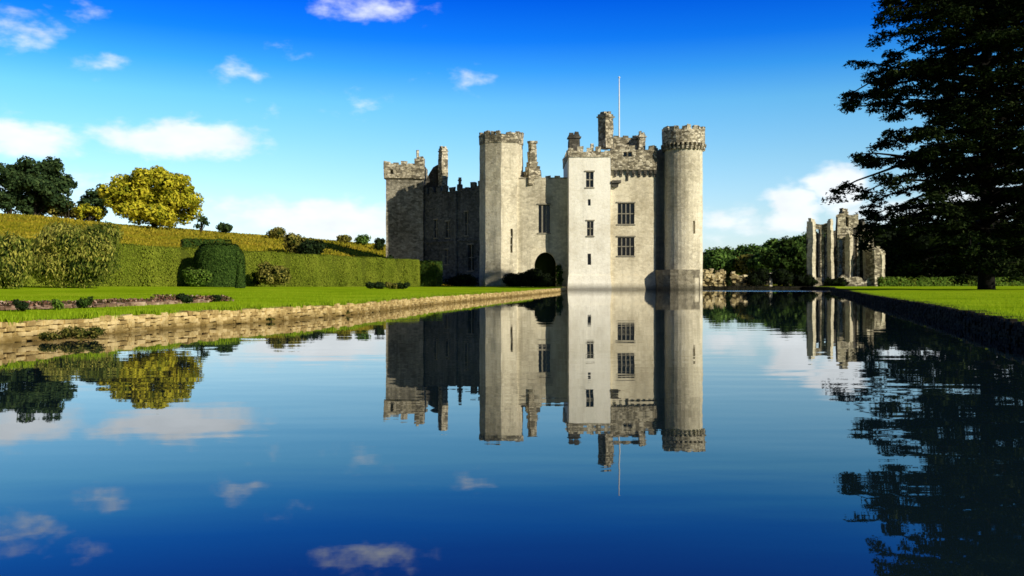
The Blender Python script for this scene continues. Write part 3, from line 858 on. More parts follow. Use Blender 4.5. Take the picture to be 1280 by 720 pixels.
# ------------------------------------------------------------------ ruin on the right bank
ruin = empty('ruined_gatehouse', (xp(1050, 140), 140, .34), 'roofless ruined stone gatehouse of broken piers beside the moat, half hidden by the cedar', 'ruin')
RO = (xp(1050, 140), 140, .34)
def pier(pxa, pxb, py_top, Y, rz, m='rubble', name='pier', deep=None, steps=3):
    mb = MB(); w = (pxb - pxa) / F * Y; x = xp((pxa + pxb) / 2, Y)
    c, s = abs(math.cos(rz)), abs(math.sin(rz)); a = deep if deep else w / (c + s)
    b = (w - a * s) / c if deep else a
    z0, z1 = -.1, zy(py_top, Y)
    k = max(3, int((z1 - z0) / .7))
    for i in range(k):
        mb.box((x, Y, z0 + (z1 - z0) * i / k), (b * random.uniform(.93, 1.03), a * random.uniform(.95, 1.02), (z1 - z0) / k + .01), rz, 0, .05)
    for dx in (-.33, .0, .33):
        mb.box((x + dx * b * math.cos(rz), Y + dx * b * math.sin(rz), z1 - .05), (b * .28, a * .6, random.uniform(.2, .7)), rz, 0, .08)
    return mb.build(name, M[m], ruin, rough=.1, org=RO)
pier(1009, 1019.5, 277, 140, R(42), m='tower_stone')
pier(1034, 1042, 276, 140.8, R(38), m='tower_stone')
pier(1049, 1060, 264.5, 143.2, R(24), m='rubble')
pier(1056, 1066, 296, 141.0, R(40), m='tower_stone')
pier(1071, 1082, 277, 143, R(40), m='dark_stone')
pier(1079, 1087, 296, 141.5, R(35), m='tower_stone')
pier(1084, 1104.5, 313, 139.5, R(18), m='rubble')
pier(1098, 1105.5, 318, 138.9, R(30), m='tower_stone')
def rwall(pxa, pxb, py, Y, m, ops=()):
    mb = MB(); x0, x1 = xp(pxa, Y), xp(pxb, Y)
    o = [(xp(a, Y) - x0, xp(b, Y) - x0, zy(d_, Y), zy(c_, Y)) for a, b, c_, d_ in ops]
    wall(mb, (x0, Y), (x1, Y), -.1, zy(py, Y), o, depth=.8, cell=.7, top=lambda u: zy(py, Y) + mnoise.noise(Vector((u * .9, Y, 0))) * 1.2)
    wall(mb, (x1, Y + .8), (x0, Y + .8), -.1, zy(py, Y), [((x1 - x0) - b, (x1 - x0) - a, c_, d_) for a, b, c_, d_ in o], depth=.01, cell=.7, top=lambda u: zy(py, Y) + mnoise.noise(Vector(((x1 - x0 - u) * .9, Y, 0))) * 1.2)
    return mb.build('broken_wall', M[m], ruin, rough=.08, org=RO)
rwall(1010, 1041, 280, 141.3, 'rubble', [(1020, 1025.5, 286, 347), (1030, 1034, 292, 350)])
rwall(1047, 1073, 268, 141.8, 'rubble', [(1048.5, 1054, 300, 350), (1066.5, 1071.5, 284, 352), (1057, 1061, 272, 284)])
rwall(1072, 1092, 288, 142.0, 'rubble', [(1075, 1082, 302, 352)])
rwall(1012, 1050, 290, 146.5, 'dark_stone')
rwall(1050, 1092, 280, 147, 'dark_stone')
rwall(1050, 1092, 347, 139, 'rubble')

# ------------------------------------------------------------------ far rubble wall and bank
fw = MB()
for i in range(520):
    px = random.uniform(878, 954); Y = random.uniform(138, 140.5)
    topy = 340 + 4 * math.sin(px * .13) - (8 if px < 890 else 0) + random.uniform(-1, 2)
    if 905 < px < 914: continue
    z = random.uniform(.1, max(.2, zy(topy, Y) - .4)); s = random.uniform(.2, .5)
    fw.box((xp(px, Y), Y, z), (s * 1.3, s, s * .75), random.uniform(-.4, .4), 0, .1)
for a, b in ((877, 905), (914, 950)):
    fw.box((xp((a + b) / 2, 139.8), 139.8, -.1), ((b - a) / F * 139.8, 1.6, 2.2), 0, 0, .2)
o = fw.build('rubble_wall', M['far_stone'], rough=.08)
bv = o.modifiers.new('bevel', 'BEVEL'); bv.width = .08; bv.segments = 2
tag(o, 'tumbled pale rubble wall with a dark gap at the far end of the moat', 'wall')

def bush(name, px, Y, w, h, leafm, label, cat='bush', group=None, seed=1, n=7, leaf=.12, dens=30, base=None, core=.7, droop=0, aspect=.6, cr=.5, dy=0.8):
    x = xp(px, Y); z = base if base is not None else left_z(x, Y)
    q = np.random.default_rng(seed)
    bl = [((0, 0, h * .42), (w * .36, w * .36 * dy, h * .45))]
    for k in range(n):
        a = q.uniform(0, 6.28); rr = q.uniform(.25, .5) * w * .62
        s = w * .5 * cr * q.uniform(.6, 1.1)
        s = min(s, h * .45)
        cz = q.uniform(.3, .75) * h
        bl.append(((math.cos(a) * rr, math.sin(a) * rr * dy, min(cz, h - s * .75)), (s, s, s * .8)))
    o = crown(name, bl, dens, leaf, [M[leafm], M['leaf_core']], core=core, droop=droop, aspect=aspect)
    o.location = (x, Y, z)
    return tag(o, label, cat, group)

# leafy weeds growing out of the left moat wall
for i, (px, Y, w, h, n_, lab) in enumerate([
    (100, 16.7, 1.3, .24, 9, 'widest dark weed clump growing out of the ochre moat wall near the frame edge'),
    (62, 16.2, .5, .18, 4, 'small weed clump on the ochre wall, just left of the widest clump'),
    (428, 29.0, .7, .16, 5, 'weed clump low on the ochre wall below the long hedge middle'),
    (336, 24.3, .5, .11, 4, 'weed clump on the ochre wall at the waterline below the round bush'),
    (497, 36.6, .9, .2, 4, 'weed clump on the ochre wall nearest the castle')]):
    bush('weed_bush', px, Y, w, h, 'weed_leaf', lab, 'weeds', 'weeds growing out of the left moat wall', seed=140 + i, n=n_ + 4, leaf=.028, dens=420, base=.02, core=.6, dy=.5)

# dark scrub on the far bank
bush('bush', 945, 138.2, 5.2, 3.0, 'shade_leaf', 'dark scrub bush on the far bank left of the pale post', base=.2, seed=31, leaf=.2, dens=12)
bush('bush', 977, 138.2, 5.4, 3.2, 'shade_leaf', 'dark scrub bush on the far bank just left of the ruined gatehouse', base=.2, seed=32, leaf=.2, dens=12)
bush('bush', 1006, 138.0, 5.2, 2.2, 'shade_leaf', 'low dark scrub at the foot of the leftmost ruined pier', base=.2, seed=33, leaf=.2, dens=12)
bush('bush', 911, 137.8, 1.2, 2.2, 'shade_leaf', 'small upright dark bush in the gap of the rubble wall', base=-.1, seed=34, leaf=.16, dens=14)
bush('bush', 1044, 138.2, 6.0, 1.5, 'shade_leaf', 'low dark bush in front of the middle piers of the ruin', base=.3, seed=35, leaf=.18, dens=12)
mb = MB(); mb.box((0, 0, 0), (.45, .4, 2.2), .2, 0, .04); mb.box((0, 0, 2.15), (.6, .5, .2), .2, 0, .03)
o = mb.build('gate_post', M['tan_stone']); o.location = (xp(963, 137.4), 137.4, .1); tag(o, 'pale stone post among the dark scrub on the far bank', 'post')

# wood on the distant hill
WP = []
q = np.random.default_rng(5)
bl = []
for i in range(420):
    x = q.uniform(34, 190); y = q.uniform(228, 345); z = far_hill(x, y)
    s = q.uniform(1.7, 3.3)
    bl.append(((x, y, z + s * 1.1), (s, s, s * 1.2)))
o = crown('wood', bl, 2.2, .45, [M['wood_leaf'], M['leaf_core']], core=.85)
tag(o, 'distant dark green wood covering the low hill behind the round tower', 'wood', kind='stuff')
for i, (px, Y, h, rad, lm, lab) in enumerate([
    (936, 200, 6.5, 3.2, 'olive_leaf', 'round yellow green tree in front of the distant wood'),
    (958, 196, 8.0, 3.0, 'wood_leaf', 'mid green tree between the yellow green tree and the ruin'),
    (985, 180, 9.0, 4.6, 'yew_leaf', 'dark tree standing close behind the left end of the ruin'),
    (900, 205, 7.5, 4.0, 'wood_leaf', 'dark green tree right of the round tower above the rubble wall')]):
    tree('tree', (xp(px, Y), Y, .3), h, rad, 1.2, lm, lab, seed=40 + i, n=16, leaf=.32, dens=5, cr=.5, core=.75)

# dark trees and clipped hedge behind the right lawn
for i, (px, Y, h, rad, lab) in enumerate([
    (1122, 150, 9.5, 6, 'dark tree right behind the end of the ruin under the cedar branches'),
    (1165, 146, 8.5, 6.2, 'dark tree behind the right lawn left of the cedar trunk'),
    (1212, 150, 11, 7, 'tallest dark tree directly behind the cedar trunk'),
    (1262, 146, 9, 6.4, 'dark tree behind the right lawn right of the cedar trunk'),
    (1310, 152, 10, 7, 'dark tree at the right end of the backdrop trees')]):
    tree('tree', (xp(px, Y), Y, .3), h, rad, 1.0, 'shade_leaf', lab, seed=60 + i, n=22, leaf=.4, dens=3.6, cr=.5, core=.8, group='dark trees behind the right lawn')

# ------------------------------------------------------------------ hedges
def hedge(name, p0, p1, h0, h1, thick, leafm, label, z0, z1, leaf=.08, dens=95, streak=True):
    L = math.hypot(p1[0] - p0[0], p1[1] - p0[1]); d = np.array([(p1[0] - p0[0]) / L, (p1[1] - p0[1]) / L, 0]); nn = np.array([d[1], -d[0], 0])
    def bow(u, v): return .10 * np.sin(u * .9) + .06 * np.sin(u * 2.3 + v)
    def top(u): t = u / L; return h0 + (h1 - h0) * t + .05 * np.sin(u * .7) + .03 * np.sin(u * 1.9)
    def base(u): t = u / L; return z0 + (z1 - z0) * t
    P = []; N = []
    k = int(L * (h0 + h1) / 2 * dens)
    u = rng.uniform(0, L, k); v = rng.uniform(0, 1, k)
    pos = np.array([*p0, 0]) + u[:, None] * d + (bow(u, v) + rng.normal(size=k) * .035 - .05 * v)[:, None] * nn
    pos[:, 2] = base(u) + v * top(u); P.append(pos); N.append(np.tile(nn, (k, 1)))
    k2 = int(L * thick * dens); u = rng.uniform(0, L, k2); w = rng.uniform(0, thick, k2)
    pos = np.array([*p0, 0]) + u[:, None] * d - w[:, None] * nn; pos[:, 2] = base(u) + top(u) + rng.normal(size=k2) * .04
    P.append(pos); N.append(np.tile([0, 0, 1.], (k2, 1)))
    for uu, sg in ((0, -1), (L, 1)):
        k3 = int(thick * h1 * dens); w = rng.uniform(0, thick, k3); v = rng.uniform(0, 1, k3)
        ua = np.full(k3, float(uu))
        pos = np.array([*p0, 0]) + ua[:, None] * d - w[:, None] * nn + d * (sg * rng.normal(size=(k3, 1)) * .03); pos[:, 2] = base(ua) + v * top(ua)
        P.append(pos); N.append(np.tile(d * sg, (k3, 1)))
    P = np.vstack(P); N = np.vstack(N) + rng.normal(size=(len(P), 3)) * .22
    mb = MB(); K = 24
    for i in range(K):
        ua, ub = L * i / K + (.08 if i == 0 else 0), L * (i + 1) / K - (.08 if i == K - 1 else 0)
        def Q(u_, w_, z_): p = np.array([*p0, 0]) + u_ * d - w_ * nn; return (p[0], p[1], z_)
        f = .14
        mb.hexa([Q(ua, f, base(ua) - .3), Q(ub, f, base(ub) - .3), Q(ub, thick - f, base(ub) - .3), Q(ua, thick - f, base(ua) - .3)],
                [Q(ua, f, base(ua) + top(ua) - f), Q(ub, f, base(ub) + top(ub) - f), Q(ub, thick - f, base(ub) + top(ub) - f), Q(ua, thick - f, base(ua) + top(ua) - f)])
    tang = rng.normal(size=P.shape) * .5; tang[:, 2] += .8
    o = leaf_mesh(name, P, N, leaf * rng.uniform(.6, 1.3, len(P)), .55, [M[leafm], M['hedge_core']], tang=tang, org=(p0[0], p0[1], z0), extra=(mb.v, mb.f))
    o.location = (p0[0], p0[1], z0)
    return tag(o, label, 'hedge')
HA = (-36.5, 48.0); HB = (-11.4, 110.0)
hedge('hedge', HA, HB, 3.05, 3.3, 2.2, 'hedge_leaf', 'long clipped yellow green hedge running along the left lawn to the castle', left_z(*HA), left_z(*HB), dens=270, leaf=.066)
hedge('hedge', (xp(523.5, 113), 113.0), (xp(545, 112), 112.2), 3.3, 3.3, 2.0, 'yew_leaf', 'short dark clipped hedge block at the castle end of the long hedge', .4, .36, leaf=.15, dens=70)
hedge('hedge', (xp(150, 68) - 2.6, 68.6), (xp(496, 110) - 2.4, 110.5), 3.25, 3.5, .9, 'yew_leaf', 'added narrow leafy strip standing for the shadow line behind the long yellow green hedge', .74, .5, leaf=.1, dens=60)  # added row: its dark leaves stand for the shadow line above the hedge
# darker taller hedge seen over the long hedge
hedge('hedge', (xp(228, 84), 84.0), (xp(290, 86), 86.0), 4.6, 4.6, 1.5, 'yew_leaf', 'dark clipped hedge top showing above the long hedge behind the round yew', .5, .5, leaf=.15, dens=60)
hedge('hedge', (xp(1100, 131), 131.0), (xp(1330, 128), 128.0), 1.3, 1.3, 1.5, 'bright_leaf', 'low green hedge at the back of the right lawn under the dark trees', .4, .4, leaf=.17, dens=45)

# clipped yew drum, column and bushes in front of the hedge
Yd = 71; xd = xp(274, Yd); zd = left_z(xd, Yd)
k = 16000; th = rng.uniform(0, 6.283, k); v = rng.uniform(0, 1, k); rr = (1.9 + .06 * np.sin(th * 3) + .04 * np.sin(th * 7 + v * 4)) * (1 - .30 * np.clip((v - .6) / .4, 0, 1) ** 2.5)
P = np.stack([rr * np.cos(th), rr * np.sin(th), v * 3.25], 1); N = np.stack([np.cos(th), np.sin(th), .1 + 0 * th], 1)
k2 = 4500; r2_ = 1.4 * np.sqrt(rng.uniform(0, 1, k2)); th2 = rng.uniform(0, 6.283, k2)
P = np.vstack([P, np.stack([r2_ * np.cos(th2), r2_ * np.sin(th2), 3.28 + .1 * (1 - (r2_ / 1.8) ** 2)], 1)]); N = np.vstack([N, np.tile([0, 0, 1.], (k2, 1))])
P += rng.normal(size=P.shape) * .05
mb = MB(); mb.hexa([(x, y, -.2) for x, y in ring(0, 0, 1.72, 16)], [(x * .72, y * .72, 3.1) for x, y in ring(0, 0, 1.72, 16)])
o = leaf_mesh('clipped_yew', P, N + rng.normal(size=P.shape) * .3, .085, .6, [M['yew_leaf'], M['leaf_core']], extra=(mb.v, mb.f)); o.location = (xd, Yd, zd)
tag(o, 'dark clipped yew drum standing before the long hedge', 'topiary')
k = 2200; v = rng.uniform(0, 1, k); th = rng.uniform(0, 6.283, k); rr = .33 * (1 - .55 * v)
P = np.stack([rr * np.cos(th), rr * np.sin(th), v * 1.7], 1) + rng.normal(size=(k, 3)) * .025
mb = MB(); mb.hexa([(x, y, -.1) for x, y in ring(0, 0, .27, 10)], [(x * .4, y * .4, 1.6) for x, y in ring(0, 0, .27, 10)])
o = leaf_mesh('clipped_yew', P, np.stack([np.cos(th), np.sin(th), .2 + 0 * th], 1) + rng.normal(size=(k, 3)) * .3, .07, .6, [M['yew_leaf'], M['leaf_core']], extra=(mb.v, mb.f))
xx = xp(300, 64); o.location = (xx, 64, left_z(xx, 64)); tag(o, 'small dark yew cone at the right foot of the yew drum', 'topiary')
bush('bush', 246, 67, 2.5, 1.5, 'bright_leaf', 'fresh green rounded bush at the left foot of the yew drum', seed=3, leaf=.09, dens=60)
bush('bush', 342, 78, 3.3, 2.3, 'olive_leaf', 'yellowish brown loose bush against the middle of the long hedge', seed=4, leaf=.12, dens=36)
bush('bush', 322, 79, 1.3, 1.5, 'yew_leaf', 'small dark bush touching the left side of the yellowish bush', seed=5, leaf=.1, dens=36)
for i, (px, w, lab) in enumerate([(470, 2.4, 'low spreading dark bush on the lawn before the hedge, left of its twin'), (488, 1.6, 'low green tussock between the two spreading plants on the lawn'), (503, 1.5, 'small dark bush rightmost of the three low plants on the lawn')]):
    bush('low_shrub', px, 72 + i, w, .62, ['dark_leaf', 'olive_leaf', 'dark_leaf'][i], lab, 'shrub', seed=10 + i, leaf=.08, dens=60)

# tall drooping bamboo-like shrubs at the left
def grassy_shrub(px, Y, w, h, label, seed, n=11000, leafm='bamboo_leaf'):
    x = xp(px, Y); z = left_z(x, Y)
    q = np.random.default_rng(seed)
    bl = [((0, 0, h * .45), (w * .44, w * .35, h * .5))]
    for k in range(16):
        a = q.uniform(0, 6.28); e = q.uniform(.5, .95)
        bl.append(((math.cos(a) * w * .36 * e, math.sin(a) * w * .3 * e, h * q.uniform(.3, .8)), (w * .17, w * .17, h * .2)))
    o = crown('tall_shrub', bl, 105, .115, [M[leafm], M['leaf_core']], core=.8, droop=.9, aspect=.3, nrand=1.2)
    o.location = (x, Y, z)
    tag(o, label, 'shrub')
grassy_shrub(92, 52, 6.1, 4.0, 'large arching green and straw coloured shrub against the left end of the hedge', 21)
grassy_shrub(8, 46, 3.0, 3.15, 'rounded arching shrub cut by the left picture edge beside the largest shrub', 22)
grassy_shrub(-40, 50, 4.0, 3.4, 'arching shrub at the far left end of the shrubs before the hedge', 23)

# flower border with stones on the left lawn
bed = [(-17.5, 17.0), (-13.2, 20.2), (-11.5, 24.5), (-10.2, 32.5), (-10.6, 33.0), (-12.2, 25.0), (-14.0, 21.2), (-18, 18)]
mb = MB(); mb.face([(x, y, left_z(x, y) + .012) for x, y in bed]); o = mb.build('flower_bed', M['soil'], fix=False); tag(o, kind='structure')
ctr = [(-17.5, 17.6), (-13.5, 20.8), (-11.8, 24.8), (-10.4, 32.6)]
mb = MB()
for i in range(460):
    t = random.random() * .86; y = 17.6 + t * 15; x = poly_at(ctr, y) + random.uniform(.05, .32)
    s = random.uniform(.06, .19); mb.box((x, y, left_z(x, y) - .04), (s * 1.5, s, s * .75), random.uniform(.9, 1.5), 0, .03)
o = mb.build('stone_edging', M['edge_stone']); bv = o.modifiers.new('bevel', 'BEVEL'); bv.width = .04; bv.segments = 2
tag(o, 'row of weathered pinkish stones edging the flower border on the left lawn', 'edging')
P = []; 
k = 9000
t = rng.uniform(0, 1, k); ys = 17.6 + t * 15; xs = np.array([poly_at(ctr, y) for y in ys]) - rng.uniform(-.15, .55, k)
clump = np.array([mnoise.noise(Vector((y * 1.3, 3, 0))) for y in ys])
hh = .13 + .16 * np.clip(clump + .3, 0, 1)
P = np.stack([xs, ys, np.array([left_z(a, b) for a, b in zip(xs, ys)]) + rng.uniform(0, 1, k) * hh], 1)
o = leaf_mesh('border_plants', P, rng.normal(size=(k, 3)), .045 * rng.uniform(.6, 1.5, k), .6, [M['petal']])
tag(o, 'faded low flowering ground cover filling the border on the left lawn', 'ground cover', kind='stuff')
for i, (px, Y, w, h, lab) in enumerate([(233, 29.0, .75, .34, 'dark round cushion plant at the right part of the flower border'), (271, 31.5, .6, .26, 'smaller dark cushion plant at the right tip of the flower border'), (105, 24, .6, .34, 'leafy plant in the middle of the flower border'), (28, 21.5, .5, .30, 'dark leafy plant near the left end of the flower border'), (72, 22.6, .45, .3, 'green plant second from the left in the flower border')]):
    bush('border_shrub', px, Y, w, h, ['dark_leaf', 'dark_leaf', 'yew_leaf', 'dark_leaf', 'bright_leaf'][i], lab, 'plant', seed=80 + i, leaf=.035, dens=420, n=5)

# ivy and shrubs at the castle foot
bush('ivy_bush', 672, 121.2, 6.4, 2.9, 'shade_leaf', 'dark ivy bush in front of the castle archway', base=.0, seed=90, leaf=.16, dens=24, dy=.35)
bush('ivy_bush', 644, 121.6, 4.0, 2.5, 'shade_leaf', 'dark ivy bush at the right foot of the octagonal tower', base=.0, seed=91, leaf=.16, dens=24, dy=.35)
bush('ivy_bush', 699, 123.6, 1.5, 4.0, 'yew_leaf', 'tall narrow ivy climbing between archway and keep', base=.2, seed=92, leaf=.15, dens=26, dy=.5)
bush('ivy_bush', 575, 124, 7.0, 1.9, 'shade_leaf', 'low dark shrubs below the shaded castle wing', base=.3, seed=93, leaf=.16, dens=18, dy=.3)

# ------------------------------------------------------------------ hill trees and bushes
def on_hill(px, Y): x = xp(px, Y); return (x, Y, left_z(x, Y) - .1)
def hill_tree(px, Y, base_py, top_py, w, name, lm, label, **kw):
    x, y, z = on_hill(px, Y); h = zy(top_py, Y) - z
    return tree(name, (x, y, z), h, w / F * Y / 2, **kw, leafm=lm, label=label)
hill_tree(44, 150, 266, 196, 92, 'pine_tree', 'pine_leaf', 'tall dark open crowned pine on the hill top at the left', trunk_h=.6, seed=101, n=120, cr=.2, leaf=.30, dens=7, core=.5, low=-1)
hill_tree(116, 158, 270, 229, 42, 'tree', 'pine_leaf', 'small dark tree between the pine and the yellow tree', trunk_h=.5, seed=102, n=18, cr=.4, leaf=.28, dens=7, core=.6, low=-1)
hill_tree(192, 150, 280, 207, 112, 'tree', 'yellow_leaf', 'broad golden yellow tree on the hill', trunk_h=.4, seed=103, n=80, cr=.21, leaf=.27, dens=10, core=.5, low=-1)
hill_tree(112, 146, 275, 257, 34, 'bush', 'yellow_leaf', 'low yellow bush at the left foot of the golden tree', trunk_h=.3, seed=104, n=14, cr=.4, leaf=.28, dens=7)
hill_tree(252, 156, 282, 268, 16, 'bush', 'pine_leaf', 'little dark bush at the right foot of the golden tree', trunk_h=.2, seed=105, n=8, cr=.5, leaf=.24, dens=7)
hill_tree(86, 152, 270, 250, 34, 'bush', 'olive_leaf', 'olive scrub filling the gap between the pine and the small dark tree', trunk_h=.2, seed=106, n=12, cr=.4, leaf=.26, dens=7)
hill_tree(14, 147, 268, 243, 40, 'bush', 'pine_leaf', 'dark low bush at the left foot of the pine', trunk_h=.2, seed=107, n=12, cr=.4, leaf=.26, dens=7)
for i, (px, Y, ty, w, lm, lab) in enumerate([
    (281, 160, 276, 24, 'pine_leaf', 'dark lone bush on the ridge right of the golden tree'),
    (391, 118, 291, 38, 'dark_leaf', 'dark rounded bush behind the middle of the long hedge'),
    (372, 122, 288, 42, 'olive_leaf', 'olive bush left behind the dark rounded bush'),
    (345, 160, 283, 36, 'olive_leaf', 'olive scrub on the ridge above the hedge'),
    (430, 165, 293, 26, 'olive_leaf', 'round olive bush on the ridge near the castle'),
    (452, 166, 293, 24, 'wood_leaf', 'green bush on the ridge second from the castle turret'),
    (474, 160, 296, 18, 'dark_leaf', 'dark bush on the ridge touching the castle turret'),
    (487, 118, 309, 14, 'dark_leaf', 'dark bush over the hedge at the foot of the corner turret')]):
    x, y, z = on_hill(px, Y)
    h = max(zy(ty, Y) - z, 1.2)
    bush('bush', px, Y, w / F * Y, h, lm, lab, base=z, seed=120 + i, leaf=.22, dens=9, cr=.55)
# dry tufts over the hillside
k = 45000
ys = rng.uniform(62, 190, k); xs = np.array([hedge_x(min(max(y, 20), 118)) - 3 for y in ys]) - rng.uniform(0, 1, k) ** 1.3 * 95
P = np.stack([xs, ys, np.array([left_z(a, b) for a, b in zip(xs, ys)])], 1)
o = tufts('grass', P, .2, M['dry_grass'], .7, .5); tag(o, 'long dry golden grass covering the hillside behind the hedge', 'grass', kind='stuff')

# ------------------------------------------------------------------ cedar
def cedar():
    Y = 78.0; X = xp(1233, Y)
    t = empty('cedar_tree', (X, Y, .4), 'huge dark spreading cedar overhanging the moat from the right lawn', 'tree')
    q = np.random.default_rng(11)
    H = 31.5
    mb = MB()
    mb.tube([(0, 0, -.5), (0, 0, 2.5), (.15, .1, 9), (0, .15, 17), (.1, 0, 26), (0, 0, H)], [.75, .62, .55, .46, .34, .06], 12)
    P = []; N = []; T = []
    zs_ = [2.0, 5.5, 8, 11, 14, 17, 20, 22.5, 26, 29.5, H]
    rs_ = [9.5, 11.4, 12.4, 12.2, 11.2, 11.2, 11.6, 10.6, 9.4, 6.6, .5]
    def pad(c, rx, th, dirx):
        """a flat, slightly domed tuft of needle sprays"""
        m = int(135 * rx * rx + 26)
        rr = np.sqrt(q.uniform(0, 1, m)) * rx; an = q.uniform(0, 6.283, m)
        lump = 1 + .35 * np.sin(an * 3 + q.uniform(0, 6)) + .2 * np.sin(an * 7 + q.uniform(0, 6))
        pp = np.stack([np.cos(an) * rr * lump, np.sin(an) * rr * lump, q.normal(size=m) * th - .34 * (rr / rx) ** 2 * rx], 1)
        P.append(pp + c); N.append(np.array([0, 0, 1.]) + q.normal(size=(m, 3)) * .6)
        T.append(np.stack([np.cos(an), np.sin(an), 0 * an - .2], 1) + q.normal(size=(m, 3)) * .5)
    def limb(a, z0, L, rise, droop, r0):
        dx, dy = math.cos(a), math.sin(a); bend = q.normal() * .12
        S = np.linspace(0, 1, 8)
        pts = np.array([(dx * L * s_ - dy * bend * L * s_ * s_, dy * L * s_ + dx * bend * L * s_ * s_, z0 + L * (rise * s_ - droop * s_ ** 2.2) + q.normal() * .10 * s_) for s_ in S])
        mb.tube(pts, [r0 * (1 - .88 * s_) + .02 for s_ in S], 6)
        return pts
    nl = 185
    for k in range(nl):
        z = 2.3 + (H - 3.2) * ((k + q.uniform(-.5, .5)) / nl) ** 1.0
        z = max(2.0, z)
        a = k * 2.39996 + q.normal() * .3
        L = float(np.interp(z, zs_, rs_)) * q.uniform(.62, 1.03)
        rise = q.uniform(.02, .40); droop = q.uniform(.06, .34) + (.08 if z < 9 else 0)
        pts = limb(a, z, L, rise, droop, .05 + .014 * L)
        f = 0.26
        while f < 1.01:
            x = min(f, 1) * 7; i = min(int(x), 6); c = pts[i] + (pts[i + 1] - pts[i]) * (x - i)
            side_ = (1.25 - f) * L * .26
            for sg in (-1, 0, 1):
                if q.random() < .36 and not (sg == 0 and f > .85): continue
                off = side_ * q.uniform(.4, 1.1) * sg
                cc = c + np.array([-math.sin(a) * off, math.cos(a) * off, q.normal() * .22 - abs(off) * .10])
                pad(cc, q.uniform(.5, 1.0), q.uniform(.07, .2), a)
                if sg: mb.tube([c, (c + cc) / 2 + np.array([0, 0, .06]), cc], [.045, .03, .015], 4)
            f = f + q.uniform(.11, .2) if f < .8 or f >= 1 else 1.0
    mb.build('trunk', M['cedar_bark'], t, smooth=True)
    P = np.vstack(P); N = np.vstack(N); T = np.vstack(T)
    print('cedar leaves', len(P))
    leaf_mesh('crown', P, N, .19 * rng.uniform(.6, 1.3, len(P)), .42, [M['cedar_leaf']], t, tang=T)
cedar()

# ------------------------------------------------------------------ light: sky with clouds, one sun
w = bpy.data.worlds.new("World"); sc.world = w; w.use_nodes = True
nt = w.node_tree; bg = nt.nodes['Background']
sky = nd(nt, 'ShaderNodeTexSky', sky_type='NISHITA'); sky.sun_disc = False
sky.sun_elevation = SUN_EL; sky.sun_rotation = R(180) - SUN_AZ
tc = nd(nt, 'ShaderNodeTexCoord')
nv = nd(nt, 'ShaderNodeVectorMath', operation='NORMALIZE'); lk(nt, tc.outputs['Generated'], nv.inputs[0])
sx = nd(nt, 'ShaderNodeSeparateXYZ'); lk(nt, nv.outputs[0], sx.inputs[0])
el = mth(nt, 'MULTIPLY', mth(nt, 'ARCSINE', sx.outputs[2]), 180 / math.pi)
az = mth(nt, 'MULTIPLY', mth(nt, 'ARCTAN2', sx.outputs[0], sx.outputs[1]), 180 / math.pi)
# deep polarised blue overhead, pale at the horizon
K = 3.0
stops = [(0, (1.75, 2.05, 3.0)), (4.2, (1.4, 1.7, 2.1)), (7.8, (1.0, 1.58, 1.95)), (11.3, (.6, 1.46, 2.0)), (13.3, (.2, 1.08, 2.1)), (15.2, (.03, .68, 2.15)), (18, (.0, .40, 2.0)), (26, (.03, .3, 1.0)), (50, (.08, .18, .4)), (90, (.10, .18, .3))]
gr_ = ramp(nt, mth(nt, 'MULTIPLY', el, 1 / 90.0, clamp=True), [(e / 90, tuple(c / K for c in col)) for e, col in stops])
g2 = nd(nt, 'ShaderNodeVectorMath', operation='SCALE'); lk(nt, gr_, g2.inputs[0]); g2.inputs['Scale'].default_value = K
g3 = nd(nt, 'ShaderNodeVectorMath', operation='MULTIPLY'); lk(nt, sky.outputs[0], g3.inputs[0]); lk(nt, g2.outputs[0], g3.inputs[1])
# sky behind the camera is dimmed to cut its fill, so shadows stay deep
side_ = ramp(nt, mth(nt, 'MULTIPLY_ADD', sx.outputs[1], .5, .5), [(.3, (.36, .36, .38)), (.72, (1, 1, 1))])
g4 = nd(nt, 'ShaderNodeVectorMath', operation='MULTIPLY'); lk(nt, g3.outputs[0], g4.inputs[0]); lk(nt, side_, g4.inputs[1]); g3 = g4
# clouds: hand-placed banks broken up by noise
cv = nd(nt, 'ShaderNodeCombineXYZ'); lk(nt, az, cv.inputs[0]); lk(nt, el, cv.inputs[1])
def wn(scale, detail, off):
    mp = nd(nt, 'ShaderNodeMapping'); mp.inputs['Location'].default_value = off; mp.inputs['Scale'].default_value = (1, 1.9, 1)
    lk(nt, cv.outputs[0], mp.inputs[0])
    n = nd(nt, 'ShaderNodeTexNoise'); n.inputs['Scale'].default_value = scale; n.inputs['Detail'].default_value = detail; n.inputs['Roughness'].default_value = .52
    lk(nt, mp.outputs[0], n.inputs['Vector']); return n
wrp = wn(.35, 3, (3.1, 7.7, 1.3))
wsub = nd(nt, 'ShaderNodeVectorMath', operation='SUBTRACT'); lk(nt, wrp.outputs['Color'], wsub.inputs[0]); wsub.inputs[1].default_value = (.5, .5, .5)
wmul = nd(nt, 'ShaderNodeVectorMath', operation='MULTIPLY_ADD'); lk(nt, wsub.outputs[0], wmul.inputs[0]); wmul.inputs[1].default_value = (3.2, 1.6, 0); lk(nt, cv.outputs[0], wmul.inputs[2])
